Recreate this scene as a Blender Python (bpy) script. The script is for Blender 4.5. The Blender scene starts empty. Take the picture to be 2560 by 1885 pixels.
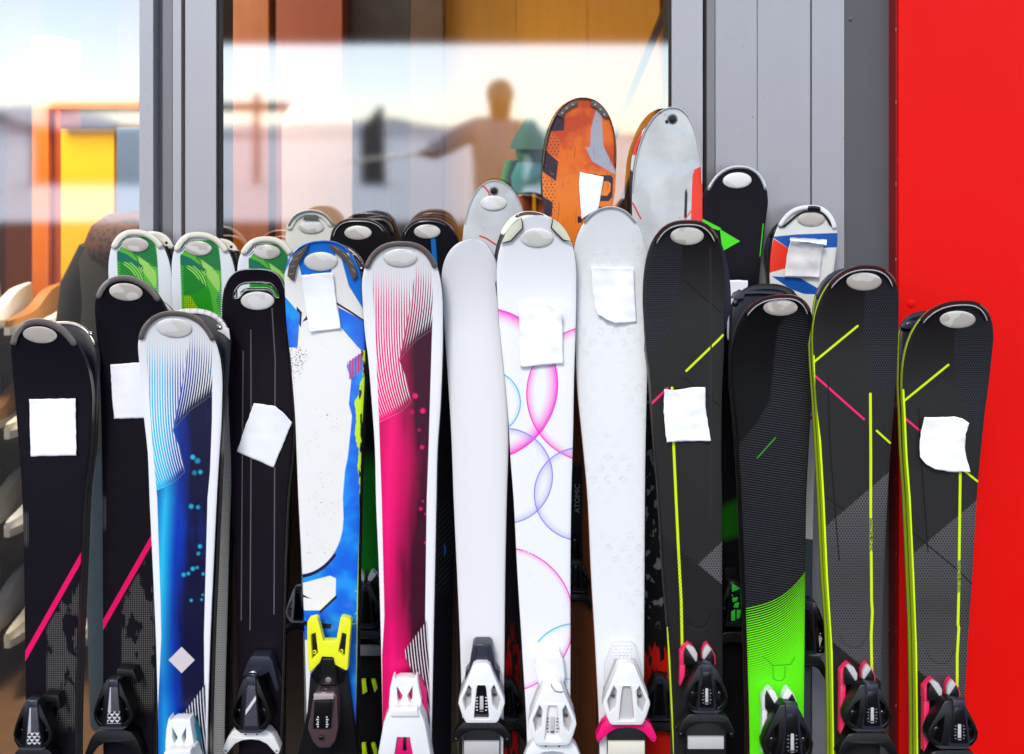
import bpy, bmesh, math, random
from mathutils import Vector
random.seed(7)
R = math.radians
S = bpy.context.scene
COL = S.collection

# ---------------------------------------------------------------- camera, light, exposure
FPX = 2560 * 28.0 / 36.0          # focal length in photo pixels
CX, HY, ZC = 1280.0, 330.0, 1.6   # principal column, horizon row, camera height
cam = bpy.data.cameras.new('camera')
cam.lens = 28.0; cam.sensor_width = 36.0; cam.sensor_fit = 'HORIZONTAL'
cam.shift_y = -(942.5 - HY) / 2560.0
cam.clip_start = 0.05; cam.clip_end = 3000
cam.dof.use_dof = True; cam.dof.focus_distance = 1.47; cam.dof.aperture_fstop = 2.4
co = bpy.data.objects.new('camera', cam); COL.objects.link(co)
co.location = (0, 0, ZC); co.rotation_euler = (R(90), 0, 0)
S.camera = co

SUN_EL, SUN_AZ = 48.0, 20.0       # sun behind the photographer, a little left
w = bpy.data.worlds.new('World'); S.world = w; w.use_nodes = True
nt = w.node_tree
sky = nt.nodes.new('ShaderNodeTexSky'); sky.sky_type = 'NISHITA'; sky.sun_disc = False
sky.sun_elevation = R(SUN_EL); sky.sun_rotation = R(180 + SUN_AZ)
sky.air_density = 1.0; sky.dust_density = 0.6; sky.ozone_density = 1.0; sky.altitude = 1500
nt.nodes['Background'].inputs['Strength'].default_value = 0.15
hs_ = nt.nodes.new('ShaderNodeHueSaturation'); hs_.inputs['Saturation'].default_value = 0.60   # thin white cloud
nt.links.new(sky.outputs[0], hs_.inputs['Color']); nt.links.new(hs_.outputs[0], nt.nodes['Background'].inputs['Color'])
sl = bpy.data.lights.new('sun', 'SUN'); sl.energy = 1.4; sl.angle = R(16); sl.color = (1.0, 0.94, 0.86)
so = bpy.data.objects.new('sun', sl); COL.objects.link(so)
so.rotation_euler = (R(90 - SUN_EL), 0, R(-SUN_AZ))
so.location = (-3, -6, 9)
S.view_settings.view_transform = 'Standard'; S.view_settings.look = 'None'
S.view_settings.gamma = 1.0; S.view_settings.use_curve_mapping = False
S.view_settings.exposure = 0.97
LAMP_W = 7.5
S.cycles.max_bounces = 8; S.cycles.transparent_max_bounces = 12
S.cycles.caustics_reflective = False; S.cycles.caustics_refractive = False

# ---------------------------------------------------------------- colour and node maths
def lin(c):
    c = c / 255.0
    return c / 12.92 if c <= 0.04045 else ((c + 0.055) / 1.055) ** 2.4
def C(r, g, b, k=0.84):
    return (lin(r) * k, lin(g) * k, lin(b) * k, 1.0)

class E:
    """a float or a node socket, with arithmetic that makes Math nodes"""
    def __init__(s, g, v): s.g = g; s.v = v
    def op(s, o, name, clamp=False, third=None, swap=False):
        n = s.g.t.nodes.new('ShaderNodeMath'); n.operation = name; n.use_clamp = clamp
        a = [s, o] + ([third] if third is not None else [])
        if swap: a[0], a[1] = a[1], a[0]
        for i, q in enumerate(a):
            if q is None: continue
            if isinstance(q, E): q = q.v
            if isinstance(q, (int, float)): n.inputs[i].default_value = q
            else: s.g.t.links.new(q, n.inputs[i])
        return E(s.g, n.outputs[0])
    def __add__(s, o): return s.op(o, 'ADD')
    __radd__ = __add__
    def __sub__(s, o): return s.op(o, 'SUBTRACT')
    def __rsub__(s, o): return s.op(o, 'SUBTRACT', swap=True)
    def __mul__(s, o): return s.op(o, 'MULTIPLY')
    __rmul__ = __mul__
    def __truediv__(s, o): return s.op(o, 'DIVIDE')
    def __neg__(s): return s.op(-1.0, 'MULTIPLY')
    def mn(s, o): return s.op(o, 'MINIMUM')
    def mx(s, o): return s.op(o, 'MAXIMUM')
    def ab(s): return s.op(None, 'ABSOLUTE')
    def sin(s): return s.op(None, 'SINE')
    def sqrt(s): return s.op(None, 'SQRT')
    def pw(s, e): return s.op(e, 'POWER')
    def fr(s): return s.op(None, 'FRACT')
    def fl(s): return s.op(None, 'FLOOR')
    def cl(s): return s.op(0.0, 'ADD', clamp=True)
    def st(s, w=1.0): return (s / w + 0.5).cl()      # soft step at 0, width w

class G:
    """material in which x, y are the ski's own print coordinates"""
    def __init__(s, name, rough=0.35, spec=0.5, metal=0.0, coat=0.0, uv=True, scale=1000.0):
        s.m = bpy.data.materials.new(name); s.m.use_nodes = True
        s.t = s.m.node_tree; s.b = s.t.nodes['Principled BSDF']
        s.b.inputs['Roughness'].default_value = rough
        s.b.inputs['Specular IOR Level'].default_value = spec
        s.b.inputs['Metallic'].default_value = metal
        s.b.inputs['Coat Weight'].default_value = coat
        s.b.inputs['Coat Roughness'].default_value = 0.12
        s.rough = rough
        tc = s.t.nodes.new('ShaderNodeTexCoord')
        s.obj = tc.outputs['Object']; s.gen = tc.outputs['Generated']
        if uv:
            sp = s.t.nodes.new('ShaderNodeSeparateXYZ'); s.t.links.new(tc.outputs['UV'], sp.inputs[0])
            s.x = E(s, sp.outputs[0]) * scale; s.y = E(s, sp.outputs[1]) * scale
            s.uv = tc.outputs['UV']
    def noise(s, sc, det=3.0, vec=None, rough=0.5, stretch=None):
        n = s.t.nodes.new('ShaderNodeTexNoise'); n.inputs['Scale'].default_value = sc
        n.inputs['Detail'].default_value = det; n.inputs['Roughness'].default_value = rough
        v = vec or s.obj
        if stretch:
            mp = s.t.nodes.new('ShaderNodeMapping'); mp.inputs['Scale'].default_value = stretch
            s.t.links.new(v, mp.inputs[0]); v = mp.outputs[0]
        s.t.links.new(v, n.inputs['Vector'])
        return E(s, n.outputs['Fac'])
    def mix(s, a, b, f):
        n = s.t.nodes.new('ShaderNodeMix'); n.data_type = 'RGBA'
        for q, i in ((f, 0), (a, 6), (b, 7)):
            if isinstance(q, E): q = q.v
            if isinstance(q, (tuple, float, int)): n.inputs[i].default_value = q
            else: s.t.links.new(q, n.inputs[i])
        return n.outputs[2]
    def seg(s, x0, y0, x1, y1, wd, soft=1.2):
        dx, dy = x1 - x0, y1 - y0; L2 = dx * dx + dy * dy
        px = s.x - x0; py = s.y - y0
        t = ((px * dx + py * dy) / L2).cl()
        ex = px - t * dx; ey = py - t * dy
        d = (ex * ex + ey * ey).sqrt()
        return (wd / 2.0 - d).st(soft)
    def path(s, pts, wd, soft=1.2):
        m = None
        for a, b in zip(pts, pts[1:]):
            q = s.seg(*a, *b, wd, soft); m = q if m is None else m.mx(q)
        return m
    def poly(s, pts, soft=1.3):
        A = sum(a[0] * b[1] - b[0] * a[1] for a, b in zip(pts, pts[1:] + pts[:1]))
        if A < 0: pts = pts[::-1]
        m = None
        for a, b in zip(pts, pts[1:] + pts[:1]):
            ex, ey = b[0] - a[0], b[1] - a[1]; l = math.hypot(ex, ey)
            q = s.x * (-ey / l) + s.y * (ex / l) + (a[0] * ey - a[1] * ex) / l
            m = q if m is None else m.mn(q)
        return m.st(soft)
    def dist(s, cx, cy, sx=1.0, sy=1.0):
        a = (s.x - cx) / sx; b = (s.y - cy) / sy
        return (a * a + b * b).sqrt()
    def disc(s, cx, cy, r, soft=1.2): return (r - s.dist(cx, cy)).st(soft)
    def pwl(s, e, pts):
        """piecewise linear function of e"""
        out = None
        for (a, va), (b, vb) in zip(pts, pts[1:]):
            q = ((e - a) / (b - a)).cl() * (vb - va)
            out = q if out is None else out + q
        return out + pts[0][1]
    def stack(s, base, *layers):
        c = base
        for m, k in layers: c = s.mix(c, k, m)
        return c
    def done(s, colr, grain=0.04, gscale=900.0, bump=0.0, bscale=300.0, height=None, hd=0.0004, wear=True):
        if isinstance(colr, tuple): colr = s.mix(colr, colr, 0.0)
        if grain:
            nz = s.noise(gscale, 2.0)
            hs = s.t.nodes.new('ShaderNodeHueSaturation')
            s.t.links.new(colr, hs.inputs['Color']); s.t.links.new(((nz - 0.5) * (2 * grain) + 1.0).v, hs.inputs['Value'])
            colr = hs.outputs[0]
        s.t.links.new(colr, s.b.inputs['Base Color'])
        if wear:
            r = s.noise(14.0, 5.0) * 0.25 + (s.rough - 0.12)
            s.t.links.new(r.cl().v, s.b.inputs['Roughness'])
        h = height
        if bump:
            q = s.noise(bscale, 3.0) * bump
            h = q if h is None else h + q
        if h is not None:
            bn = s.t.nodes.new('ShaderNodeBump'); bn.inputs['Distance'].default_value = hd; bn.inputs['Strength'].default_value = 1.0
            s.t.links.new(h.v, bn.inputs['Height']); s.t.links.new(bn.outputs[0], s.b.inputs['Normal'])
        return s.m

_pm = {}
def plain(name, colr, rough=0.4, metal=0.0, grain=0.05, gscale=600.0, bump=0.0, bscale=300.0, coat=0.0, spec=0.5, hd=0.0004):
    if name in _pm: return _pm[name]
    g = G(name, rough, spec, metal, coat, uv=False)
    _pm[name] = g.done(colr, grain, gscale, bump, bscale, hd=hd)
    return _pm[name]

# ---------------------------------------------------------------- object helpers
def link(o, parent=None):
    COL.objects.link(o)
    if parent: o.parent = parent
    return o
def mesh_obj(name, verts, faces, mat, parent=None, base=None, uvs=None, smooth=True, sharp=40):
    base = base or Vector((0, 0, 0))
    me = bpy.data.meshes.new(name)
    me.from_pydata([tuple(Vector(v) - base) for v in verts], [], faces)
    if uvs is not None:
        ul = me.uv_layers.new(name='print')
        for lp in me.loops: ul.data[lp.index].uv = uvs[lp.vertex_index]
    if isinstance(mat, (list, tuple)):
        for q in mat: me.materials.append(q)
    else: me.materials.append(mat)
    bm = bmesh.new(); bm.from_mesh(me); bmesh.ops.recalc_face_normals(bm, faces=bm.faces) if uvs is None else None
    bm.to_mesh(me); bm.free()
    if smooth:
        for p in me.polygons: p.use_smooth = True
        me.set_sharp_from_angle(angle=R(sharp))
    me.update()
    return link(bpy.data.objects.new(name, me), parent)
def empty(name, loc, label=None, cat=None, group=None, parent=None):
    o = bpy.data.objects.new(name, None); o.location = loc; o.empty_display_size = 0.05
    link(o, parent)
    if label: o['label'] = label
    if cat: o['category'] = cat
    if group: o['group'] = group
    return o
def tag(o, label=None, cat=None, group=None, kind=None):
    if label: o['label'] = label
    if cat: o['category'] = cat
    if group: o['group'] = group
    if kind: o['kind'] = kind
    return o
def box(name, x0, x1, y0, y1, z0, z1, mat, parent=None, bev=0.0, base=None):
    base = Vector(base) if base else (Vector(parent.location) if parent else Vector((0, 0, 0)))
    if parent and parent.parent: base = Vector((0, 0, 0)) + parent.matrix_world.translation if False else base
    v = [(x, y, z) for x in (x0, x1) for y in (y0, y1) for z in (z0, z1)]
    f = [(0, 1, 3, 2), (4, 6, 7, 5), (0, 4, 5, 1), (2, 3, 7, 6), (0, 2, 6, 4), (1, 5, 7, 3)]
    o = mesh_obj(name, v, f, mat, parent, base, smooth=False)
    if bev:
        m = o.modifiers.new('bevel', 'BEVEL'); m.width = bev; m.segments = 2; m.limit_method = 'NONE'
    return o
def atY(px, Y): return (px - CX) / FPX * Y
def zY(py, Y): return ZC + (HY - py) / FPX * Y

# ================================================================ ski geometry
class Plane:
    """the leaning plane of one ski; P(x, y, h) is the point h above it"""
    def __init__(s, depth, ytop, lean, curl=0.03, cy=240.0):
        s.p0 = Vector((0, depth, ZC + depth * (HY - ytop) / FPX))
        s.n = Vector((0, -1, lean)).normalized(); s.ytop = ytop; s.curl = curl; s.cy = cy
    def hc(s, y):
        t = max(0.0, (s.ytop + s.cy - y) / s.cy)
        return s.curl * min(t, 1.2) ** 2
    def P(s, x, y, h=0.0):
        h += s.hc(y)
        d = Vector(((x - CX) / FPX, 1, (HY - y) / FPX)); o = Vector((0, 0, ZC))
        t = (h + (s.p0 - o).dot(s.n)) / d.dot(s.n)
        return o + d * t
    def ground(s):
        lo, hi = 1885.0, 9000.0
        for _ in range(40):
            m = (lo + hi) / 2
            if s.P(1280, m).z > 0.004: lo = m
            else: hi = m
        return lo

def hermite(pts):
    ys = [p[0] for p in pts]; vs = [p[1] for p in pts]; n = len(pts)
    d = [(vs[i + 1] - vs[i]) / (ys[i + 1] - ys[i]) for i in range(n - 1)]
    m = [d[0]] + [0.0 if d[i - 1] * d[i] <= 0 else 2 * d[i - 1] * d[i] / (d[i - 1] + d[i]) for i in range(1, n - 1)] + [d[-1]]
    def f(y):
        if y <= ys[0]: return vs[0]
        if y >= ys[-1]: return vs[-1] + d[-1] * 0 * (y - ys[-1])
        i = max(k for k in range(n - 1) if ys[k] <= y)
        h = ys[i + 1] - ys[i]; t = (y - ys[i]) / h
        return ((2 * t**3 - 3 * t * t + 1) * vs[i] + (t**3 - 2 * t * t + t) * h * m[i]
                + (-2 * t**3 + 3 * t * t) * vs[i + 1] + (t**3 - t * t) * h * m[i + 1])
    return f

class Outline:
    def __init__(s, tip, L, Rr, rows, yg):
        s.tip, s.L, s.R, s.yg = tip, L, Rr, yg
        last = rows[-1]; wd = last[2] - last[1]; c = (last[1] + last[2]) / 2
        ext = [(2150, c - wd * .5, c + wd * .5), (yg - 60, c - wd * .62, c + wd * .62), (yg, c - wd * .62, c + wd * .62)]
        s.fl = hermite([(L[1], L[0])] + [(r[0], r[1]) for r in rows + ext if r[0] > L[1] + 5])
        s.fr = hermite([(Rr[1], Rr[0])] + [(r[0], r[2]) for r in rows + ext if r[0] > Rr[1] + 5])
    def side(s, y, W, f):
        xc, yt = s.tip
        if y < W[1]:
            t = max(0.0, min(1.0, (y - yt) / (W[1] - yt))); n = W[2]
            x = xc + (W[0] - xc) * max(0.0, 1 - (1 - t) ** n) ** (1 / n)
        else: x = f(y)
        k = (s.yg - y) / 70.0
        if k < 1:                       # rounded tail
            cc = (s.fl(s.yg) + s.fr(s.yg)) / 2
            x = cc + (x - cc) * (0.55 + 0.45 * max(0.0, 1 - (1 - max(k, 0)) ** 2.5) ** 0.4)
        return x
    def xl(s, y): return s.side(y, s.L, s.fl)
    def xr(s, y): return s.side(y, s.R, s.fr)

def inside(p, poly):
    c = False; n = len(poly); j = n - 1
    for i in range(n):
        a, b = poly[i], poly[j]
        if (a[1] > p[1]) != (b[1] > p[1]) and p[0] < (b[0] - a[0]) * (p[1] - a[1]) / (b[1] - a[1]) + a[0]: c = not c
        j = i
    return c

BASE_PLASTIC = plain('base_plastic', C(22, 22, 34), 0.3, grain=0.03)
EDGE_STEEL = plain('edge_steel', C(150, 145, 140), 0.32, 0.7, grain=0.05)
BLACK_SIDE = plain('black_sidewall', C(17, 15, 18), 0.4, spec=.3)

ROW_SHIFT = 0.165        # the front row leans close against the back row
class Ski:
    def __init__(s, tip, L, Rr, rows, depth, lean, mat, side=None, label='', cat='ski', group='skis leaning in front of the shop window',
                 curl=0.03, th=0.011, hole=None, name='ski', cy=240.0, edge=None):
        if group == 'skis in the front row': depth += ROW_SHIFT
        s.pl = Plane(depth, tip[1], lean, curl, cy)
        yg = s.pl.ground(); s.yg = yg
        s.o = Outline(tip, L, Rr, rows, yg); s.tip = tip; s.th = th
        s.base = s.pl.P((s.o.fl(yg) + s.o.fr(yg)) / 2, yg)
        s.root = empty(name, s.base, label, cat, group)
        yend = max(L[1], Rr[1]); ys = []
        n1 = 30
        for i in range(n1 + 1): ys.append(tip[1] + (yend - tip[1]) * (1 - math.cos(math.pi / 2 * i / n1)) + (0.02 if i == 0 else 0))
        y = yend + 28
        while y < 1900: ys.append(y); y += 34
        while y < yg - 90: ys.append(y); y += 140
        ys += [yg - 75, yg - 50, yg - 30, yg - 15, yg - 5, yg]
        cs = [0, .012, .05, .14, .28, .42, .5, .58, .72, .86, .95, .988, 1]
        if hole:
            hy = [p[1] for p in hole]; a, b = min(hy) - 6, max(hy) + 6
            ys = sorted([q for q in ys if q < a or q > b] + [a + (b - a) * i / 44 for i in range(45)])
            cs = sorted(set(cs + [i / 50 for i in range(51)]))
        V, UV, F, nc = [], [], [], len(cs)
        for y in ys:
            a, b = s.o.xl(y), s.o.xr(y); th_ = s.thick(y)
            for c in cs:
                x = a + (b - a) * c; e = abs(2 * c - 1)
                V.append(s.pl.P(x, y, -0.0016 * e ** 40 - 0.0008 * e ** 6)); UV.append((x / 1000, y / 1000))
        for i in range(len(ys) - 1):
            for j in range(nc - 1):
                q = (i * nc + j, (i + 1) * nc + j, (i + 1) * nc + j + 1, i * nc + j + 1)
                if hole:
                    m = [sum(UV[k][t] for k in q) * 250 for t in (0, 1)]
                    if inside(m, hole): continue
                F.append(q)
        s.top = mesh_obj('top_sheet', V, F, mat, s.root, s.base, UV)
        # sidewalls and running base
        W, WF = [], []
        nr = len(ys)
        for i, y in enumerate(ys):
            a, b = V[i * nc], V[i * nc + nc - 1]; th_ = s.thick(y)
            W += [a, a - s.pl.n * th_, b - s.pl.n * th_, b]
        for i in range(nr - 1):
            k = i * 4
            WF.append((k, k + 1, k + 5, k + 4)); WF.append((k + 3, k + 7, k + 6, k + 2))
        s.side = mesh_obj('sidewall', W, WF, side or BLACK_SIDE, s.root, s.base)
        if not hole:
            BF = [(k * 4 + 1, k * 4 + 2, k * 4 + 6, k * 4 + 5) for k in range(nr - 1)]
            mesh_obj('running_base', W, BF, BASE_PLASTIC, s.root, s.base)
        # bright steel edges down both sides of the base
        EV, EF = [], []
        for i, y in enumerate(ys):
            th_ = s.thick(y); nn = s.pl.n
            for sd, k0 in ((-1, 0), (1, nc - 1)):
                p = V[i * nc + k0] - nn * (th_ + 0.0004); ox = Vector((sd * 0.0007, 0, 0))
                EV += [p + nn * 0.0022 + ox, p + ox, p - Vector((sd * 0.003, 0, 0))]
        for i in range(nr - 1):
            for c0 in (0, 3):
                k = i * 6 + c0
                EF += [(k, k + 6, k + 7, k + 1), (k + 1, k + 7, k + 8, k + 2)]
        mesh_obj('steel_edge', EV, EF, edge or EDGE_STEEL, s.root, s.base)
    def thick(s, y):
        t = max(0.0, min(1.0, (y - s.tip[1]) / 500.0))
        return 0.005 + (s.th - 0.005) * t
    # ---- things fixed to the ski
    def plate(s, name, outer, mat, h0, h1, holes=(), bev=1.5, parent=None, dome=0.0, res=1):
        """extruded, bevelled plate with openings, drawn in the ski's plane"""
        cu = bpy.data.curves.new('c', 'CURVE'); cu.dimensions = '2D'; cu.fill_mode = 'BOTH'
        K = 1550.0
        ex = max(0.05, (h1 - h0) * K / 2 - bev * 0.8)
        cu.extrude = ex; cu.bevel_depth = bev * 0.8; cu.bevel_resolution = res; cu.offset = -bev * 0.8
        for pts in [outer] + list(holes):
            sp = cu.splines.new('POLY'); sp.points.add(len(pts) - 1); sp.use_cyclic_u = True
            for i, p in enumerate(pts): sp.points[i].co = (p[0], p[1], 0, 1)
        o = bpy.data.objects.new('c', cu); me = bpy.data.meshes.new_from_object(o)
        bpy.data.objects.remove(o); bpy.data.curves.remove(cu)
        cx = sum(p[0] for p in outer) / len(outer); cy = sum(p[1] for p in outer) / len(outer)
        rx = max(abs(p[0] - cx) for p in outer); ry = max(abs(p[1] - cy) for p in outer)
        zt = ex + bev * 0.8
        lo = [p for p in outer]
        uvs = []
        for v in me.vertices:
            x, y, z = v.co; uvs.append((x / 1000, y / 1000))
            t = (z / zt + 1) / 2; h = h0 + (h1 - h0) * t
            if dome:
                q = min(1.0, ((x - cx) / rx) ** 2 * .8 + ((y - cy) / ry) ** 2 * .5); h += dome * (1 - q) * t
            top = s.pl.P(x, y, h1); v.co = top - s.pl.n * (h1 - h) - s.base
        me.name = name; me.materials.clear(); me.materials.append(mat)
        for l in list(me.uv_layers): me.uv_layers.remove(l)
        ul = me.uv_layers.new(name='print')
        for lp in me.loops: ul.data[lp.index].uv = uvs[lp.vertex_index]
        bm = bmesh.new(); bm.from_mesh(me); bmesh.ops.remove_doubles(bm, verts=bm.verts, dist=1e-6)
        bmesh.ops.recalc_face_normals(bm, faces=bm.faces); bm.to_mesh(me); bm.free()
        for p in me.polygons: p.use_smooth = True
        me.set_sharp_from_angle(angle=R(35))
        return link(bpy.data.objects.new(name, me), parent or s.root)
    def loft(s, name, rings, mat, parent=None):
        """rings of equal point count: ([(x, y)...], height); the last is closed"""
        V, UV, F = [], [], []; n = len(rings[0][0])
        for pts, h in rings:
            for (x, y) in pts: V.append(s.pl.P(x, y, h)); UV.append((x / 1000, y / 1000))
        for k in range(len(rings) - 1):
            for i in range(n):
                j = (i + 1) % n
                F.append((k * n + i, k * n + j, (k + 1) * n + j, (k + 1) * n + i))
        pts, h = rings[-1]
        c = (sum(p[0] for p in pts) / n, sum(p[1] for p in pts) / n)
        V.append(s.pl.P(*c, h)); UV.append((c[0] / 1000, c[1] / 1000)); m = len(V) - 1
        for i in range(n): F.append(((len(rings) - 1) * n + i, (len(rings) - 1) * n + (i + 1) % n, m))
        o = mesh_obj(name, V, F, mat, parent or s.root, s.base, sharp=60)
        ul = o.data.uv_layers.new(name='print')
        for lp in o.data.loops: ul.data[lp.index].uv = UV[lp.vertex_index]
        return o
    def oval(s, name, cx, cy, rx, ry, mat, h0=0.0, h1=0.003, parent=None, rot=0.0, n=36, flat=0.8):
        rings = []
        ca, sa = math.cos(rot), math.sin(rot)
        for k in (1.0, 0.985, 0.95, 0.85, 0.6, 0.3):
            hh = h0 + (h1 - h0) * (0 if k == 1.0 else min(1, (1 - k ** 6) ** 0.5 * flat + (1 - k) * (1 - flat)))
            rings.append(([(cx + rx * k * math.cos(a) * ca - ry * k * math.sin(a) * sa, cy + rx * k * math.cos(a) * sa + ry * k * math.sin(a) * ca)
                           for a in [2 * math.pi * i / n for i in range(n)]], hh))
        return s.loft(name, rings, mat, parent)
    def tube(s, name, pts, wpx, hm, mat, h=0.0, parent=None, closed=False, seg=8):
        """swept band along points in the ski's plane; wpx half width, hm half height"""
        V, F = [], []; n = len(pts)
        for i, (x, y) in enumerate(pts):
            a = pts[(i - 1) % n if closed else max(i - 1, 0)]; b = pts[(i + 1) % n if closed else min(i + 1, n - 1)]
            tx, ty = b[0] - a[0], b[1] - a[1]; l = math.hypot(tx, ty) or 1; nx, ny = -ty / l, tx / l
            end = (not closed) and (i in (0, n - 1)); kk = 0.55 if end else 1.0
            for k in range(seg):
                t = 2 * math.pi * k / seg
                c_, s_ = math.cos(t), math.sin(t)
                c_ = math.copysign(abs(c_) ** 0.7, c_); s_ = math.copysign(abs(s_) ** 0.7, s_)
                V.append(s.pl.P(x + nx * wpx * kk * c_, y + ny * wpx * kk * c_, h + hm * kk * s_))
        m = n if closed else n - 1
        for i in range(m):
            j = (i + 1) % n
            for k in range(seg):
                q = (k + 1) % seg
                F.append((i * seg + k, i * seg + q, j * seg + q, j * seg + k))
        if not closed: F += [tuple(range(seg)), tuple((n - 1) * seg + k for k in range(seg))]
        return mesh_obj(name, V, F, mat, parent or s.root, s.base, sharp=60)
    def arc(s, yl, yr, inset=6.0, n=40):
        """points along the tip outline from the left end row to the right end row"""
        t0 = s.tip[1]; pts = []
        for i in range(n + 1):
            y = yl + (t0 - yl) * math.sin(math.pi / 2 * i / n); pts.append((s.o.xl(y), y))
        for i in range(1, n + 1):
            y = t0 + (yr - t0) * (1 - math.cos(math.pi / 2 * i / n)); pts.append((s.o.xr(y), y))
        # even out and inset
        out = [pts[0]]
        for p in pts[1:]:
            if math.hypot(p[0] - out[-1][0], p[1] - out[-1][1]) > 4: out.append(p)
        res = []
        for i, p in enumerate(out):
            a, b = out[max(i - 1, 0)], out[min(i + 1, len(out) - 1)]
            tx, ty = b[0] - a[0], b[1] - a[1]; l = math.hypot(tx, ty) or 1
            res.append((p[0] - ty / l * inset, p[1] + tx / l * inset))
        return res
    def bumper(s, yl, yr, mat, w=7.0, hm=0.004, inset=None, name='tip_guard', h=0.0):
        return s.tube(name, s.arc(yl, yr, w * 0.7 if inset is None else inset), w, hm, mat, h)
    def paper(s, pts, lifts=None, seed=1, h=0.0022, mat=None, name='paper_tag', label=None, amp=0.0005):
        rnd = random.Random(seed); n0 = len(pts); lifts = lifts or [0] * n0
        B, LF = [], []
        for i in range(n0):
            a, b = pts[i], pts[(i + 1) % n0]
            m = max(2, int(math.hypot(b[0] - a[0], b[1] - a[1]) / 9))
            wob = [rnd.uniform(-0.8, 0.8) for _ in range(m)]; wob[0] = 0
            l = math.hypot(b[0] - a[0], b[1] - a[1])
            for k in range(m):
                t = k / m
                B.append((a[0] + (b[0] - a[0]) * t - (b[1] - a[1]) / l * wob[k], a[1] + (b[1] - a[1]) * t + (b[0] - a[0]) / l * wob[k]))
                LF.append(lifts[i] * (1 - t) ** 2 + lifts[(i + 1) % n0] * t ** 2)
        cx = sum(p[0] for p in B) / len(B); cy = sum(p[1] for p in B) / len(B); n = len(B)
        ph = [rnd.uniform(0, 6.28) for _ in range(6)]
        def wav(x, y):
            return (math.sin(x * .05 + y * .031 + ph[0]) + .6 * math.sin(x * .11 - y * .07 + ph[1]) + .4 * math.sin(y * .16 + ph[2])) * amp
        V, F = [], []
        ks = [1.0, .93, .84, .72, .58, .42, .25, .1]
        for k in ks:
            for i in range(n):
                x, y = cx + (B[i][0] - cx) * k, cy + (B[i][1] - cy) * k
                V.append(s.pl.P(x, y, h + LF[i] * k ** 5 + amp * 2 + wav(x, y)))
        for q in range(len(ks) - 1):
            for i in range(n):
                j = (i + 1) % n; F.append((q * n + i, q * n + j, (q + 1) * n + j, (q + 1) * n + i))
        F.append(tuple((len(ks) - 1) * n + i for i in range(n)))
        o = mesh_obj(name, V, F, mat or PAPER, s.root, s.base, sharp=180)
        m = o.modifiers.new('thickness', 'SOLIDIFY'); m.thickness = 0.0003
        if label: o['label'] = label
        return o
    def text(s, name, body, cx, cy, size, mat, rot=0.0, h=0.0006, parent=None, squash=1.0):
        cu = bpy.data.curves.new('t', 'FONT'); cu.body = body; cu.size = size; cu.align_x = 'CENTER'; cu.align_y = 'CENTER'; cu.resolution_u = 2
        o = bpy.data.objects.new('t', cu); me = bpy.data.meshes.new_from_object(o)
        bpy.data.objects.remove(o); bpy.data.curves.remove(cu)
        ca, sa = math.cos(rot), math.sin(rot)
        for v in me.vertices:
            x, y = v.co[0] * squash, -v.co[1]
            v.co = s.pl.P(cx + x * ca - y * sa, cy + x * sa + y * ca, h) - s.base
        me.materials.clear(); me.materials.append(mat); me.name = name
        return link(bpy.data.objects.new(name, me), parent or s.root)

PAPER = plain('paper', C(246, 246, 252, 0.92), 0.75, grain=0.012, gscale=120, bump=0.3, bscale=160, hd=0.0003, spec=0.2)
BADGE = None
def badge_mat(name, c1, c2, seed):
    g = G(name, 0.22, coat=0.3)
    n = g.noise(26.0, 1.0, stretch=(1, 1, 1.6))
    m = (n + g.noise(90, 2) * 0.12 - 0.5 + seed).st(0.035)
    return g.done(g.mix(c1, c2, m), 0.02, wear=False)
BADGE = badge_mat('cream_badge_print', C(222, 216, 208), C(196, 186, 176), -0.02)
BADGE_W = badge_mat('white_badge_print', C(238, 235, 232), C(224, 220, 212), -0.02)
METAL = plain('brushed_tip_metal', C(160, 150, 146), 0.38, 0.55, grain=0.06)
METAL_D = plain('grey_tip_metal', C(128, 116, 112), 0.4, 0.4, grain=0.06)
SILVER = plain('silver_trim', C(228, 228, 230), 0.25, 0.6)
CHROME = plain('chrome', C(215, 215, 218), 0.12, 1.0, grain=0.0)
CREAM = plain('cream_plastic', C(236, 230, 214), 0.4)
CREAM_Y = plain('pale_ivory_plastic', C(240, 238, 214), 0.4)
BLACKP = plain('black_plastic', C(15, 14, 17), 0.36, grain=0.08, gscale=1500)
BLACKG = plain('black_gloss_plastic', C(16, 15, 18), 0.14, grain=0.02, coat=0.4)
NAVYP = plain('navy_black_plastic', C(40, 42, 58), 0.32)
WHITEP = plain('white_binding_plastic', C(244, 243, 243), 0.34, grain=0.03, coat=0.2)
GREYP = plain('light_grey_plastic', C(196, 194, 194), 0.4)
MIDG = plain('mid_grey_plastic', C(120, 120, 124), 0.4)
BROWNM = plain('dark_brown_gloss', C(66, 34, 32), 0.2, coat=0.5)
BROWNG = plain('taupe_plastic', C(96, 84, 78), 0.45)
PINKP = plain('hot_pink_plastic', C(250, 20, 118), 0.35)
PINKL = plain('pink_red_plastic', C(250, 50, 104), 0.35)
MAGP = plain('magenta_plastic', C(222, 20, 110), 0.35)
YELP = plain('lemon_plastic', C(244, 244, 40), 0.38)
TEALP = plain('teal_plastic', C(0, 140, 160), 0.35)
LIME = plain('lime_print', C(208, 240, 20), 0.4)
GREENP = plain('bright_green_print', C(60, 215, 70), 0.4)
REDP = plain('red_print', C(240, 40, 20), 0.4)
SCREW = plain('screw_steel', C(140, 138, 136), 0.25, 0.9, grain=0.0)
PRINTW = plain('white_print', C(236, 236, 238), 0.5)

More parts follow.
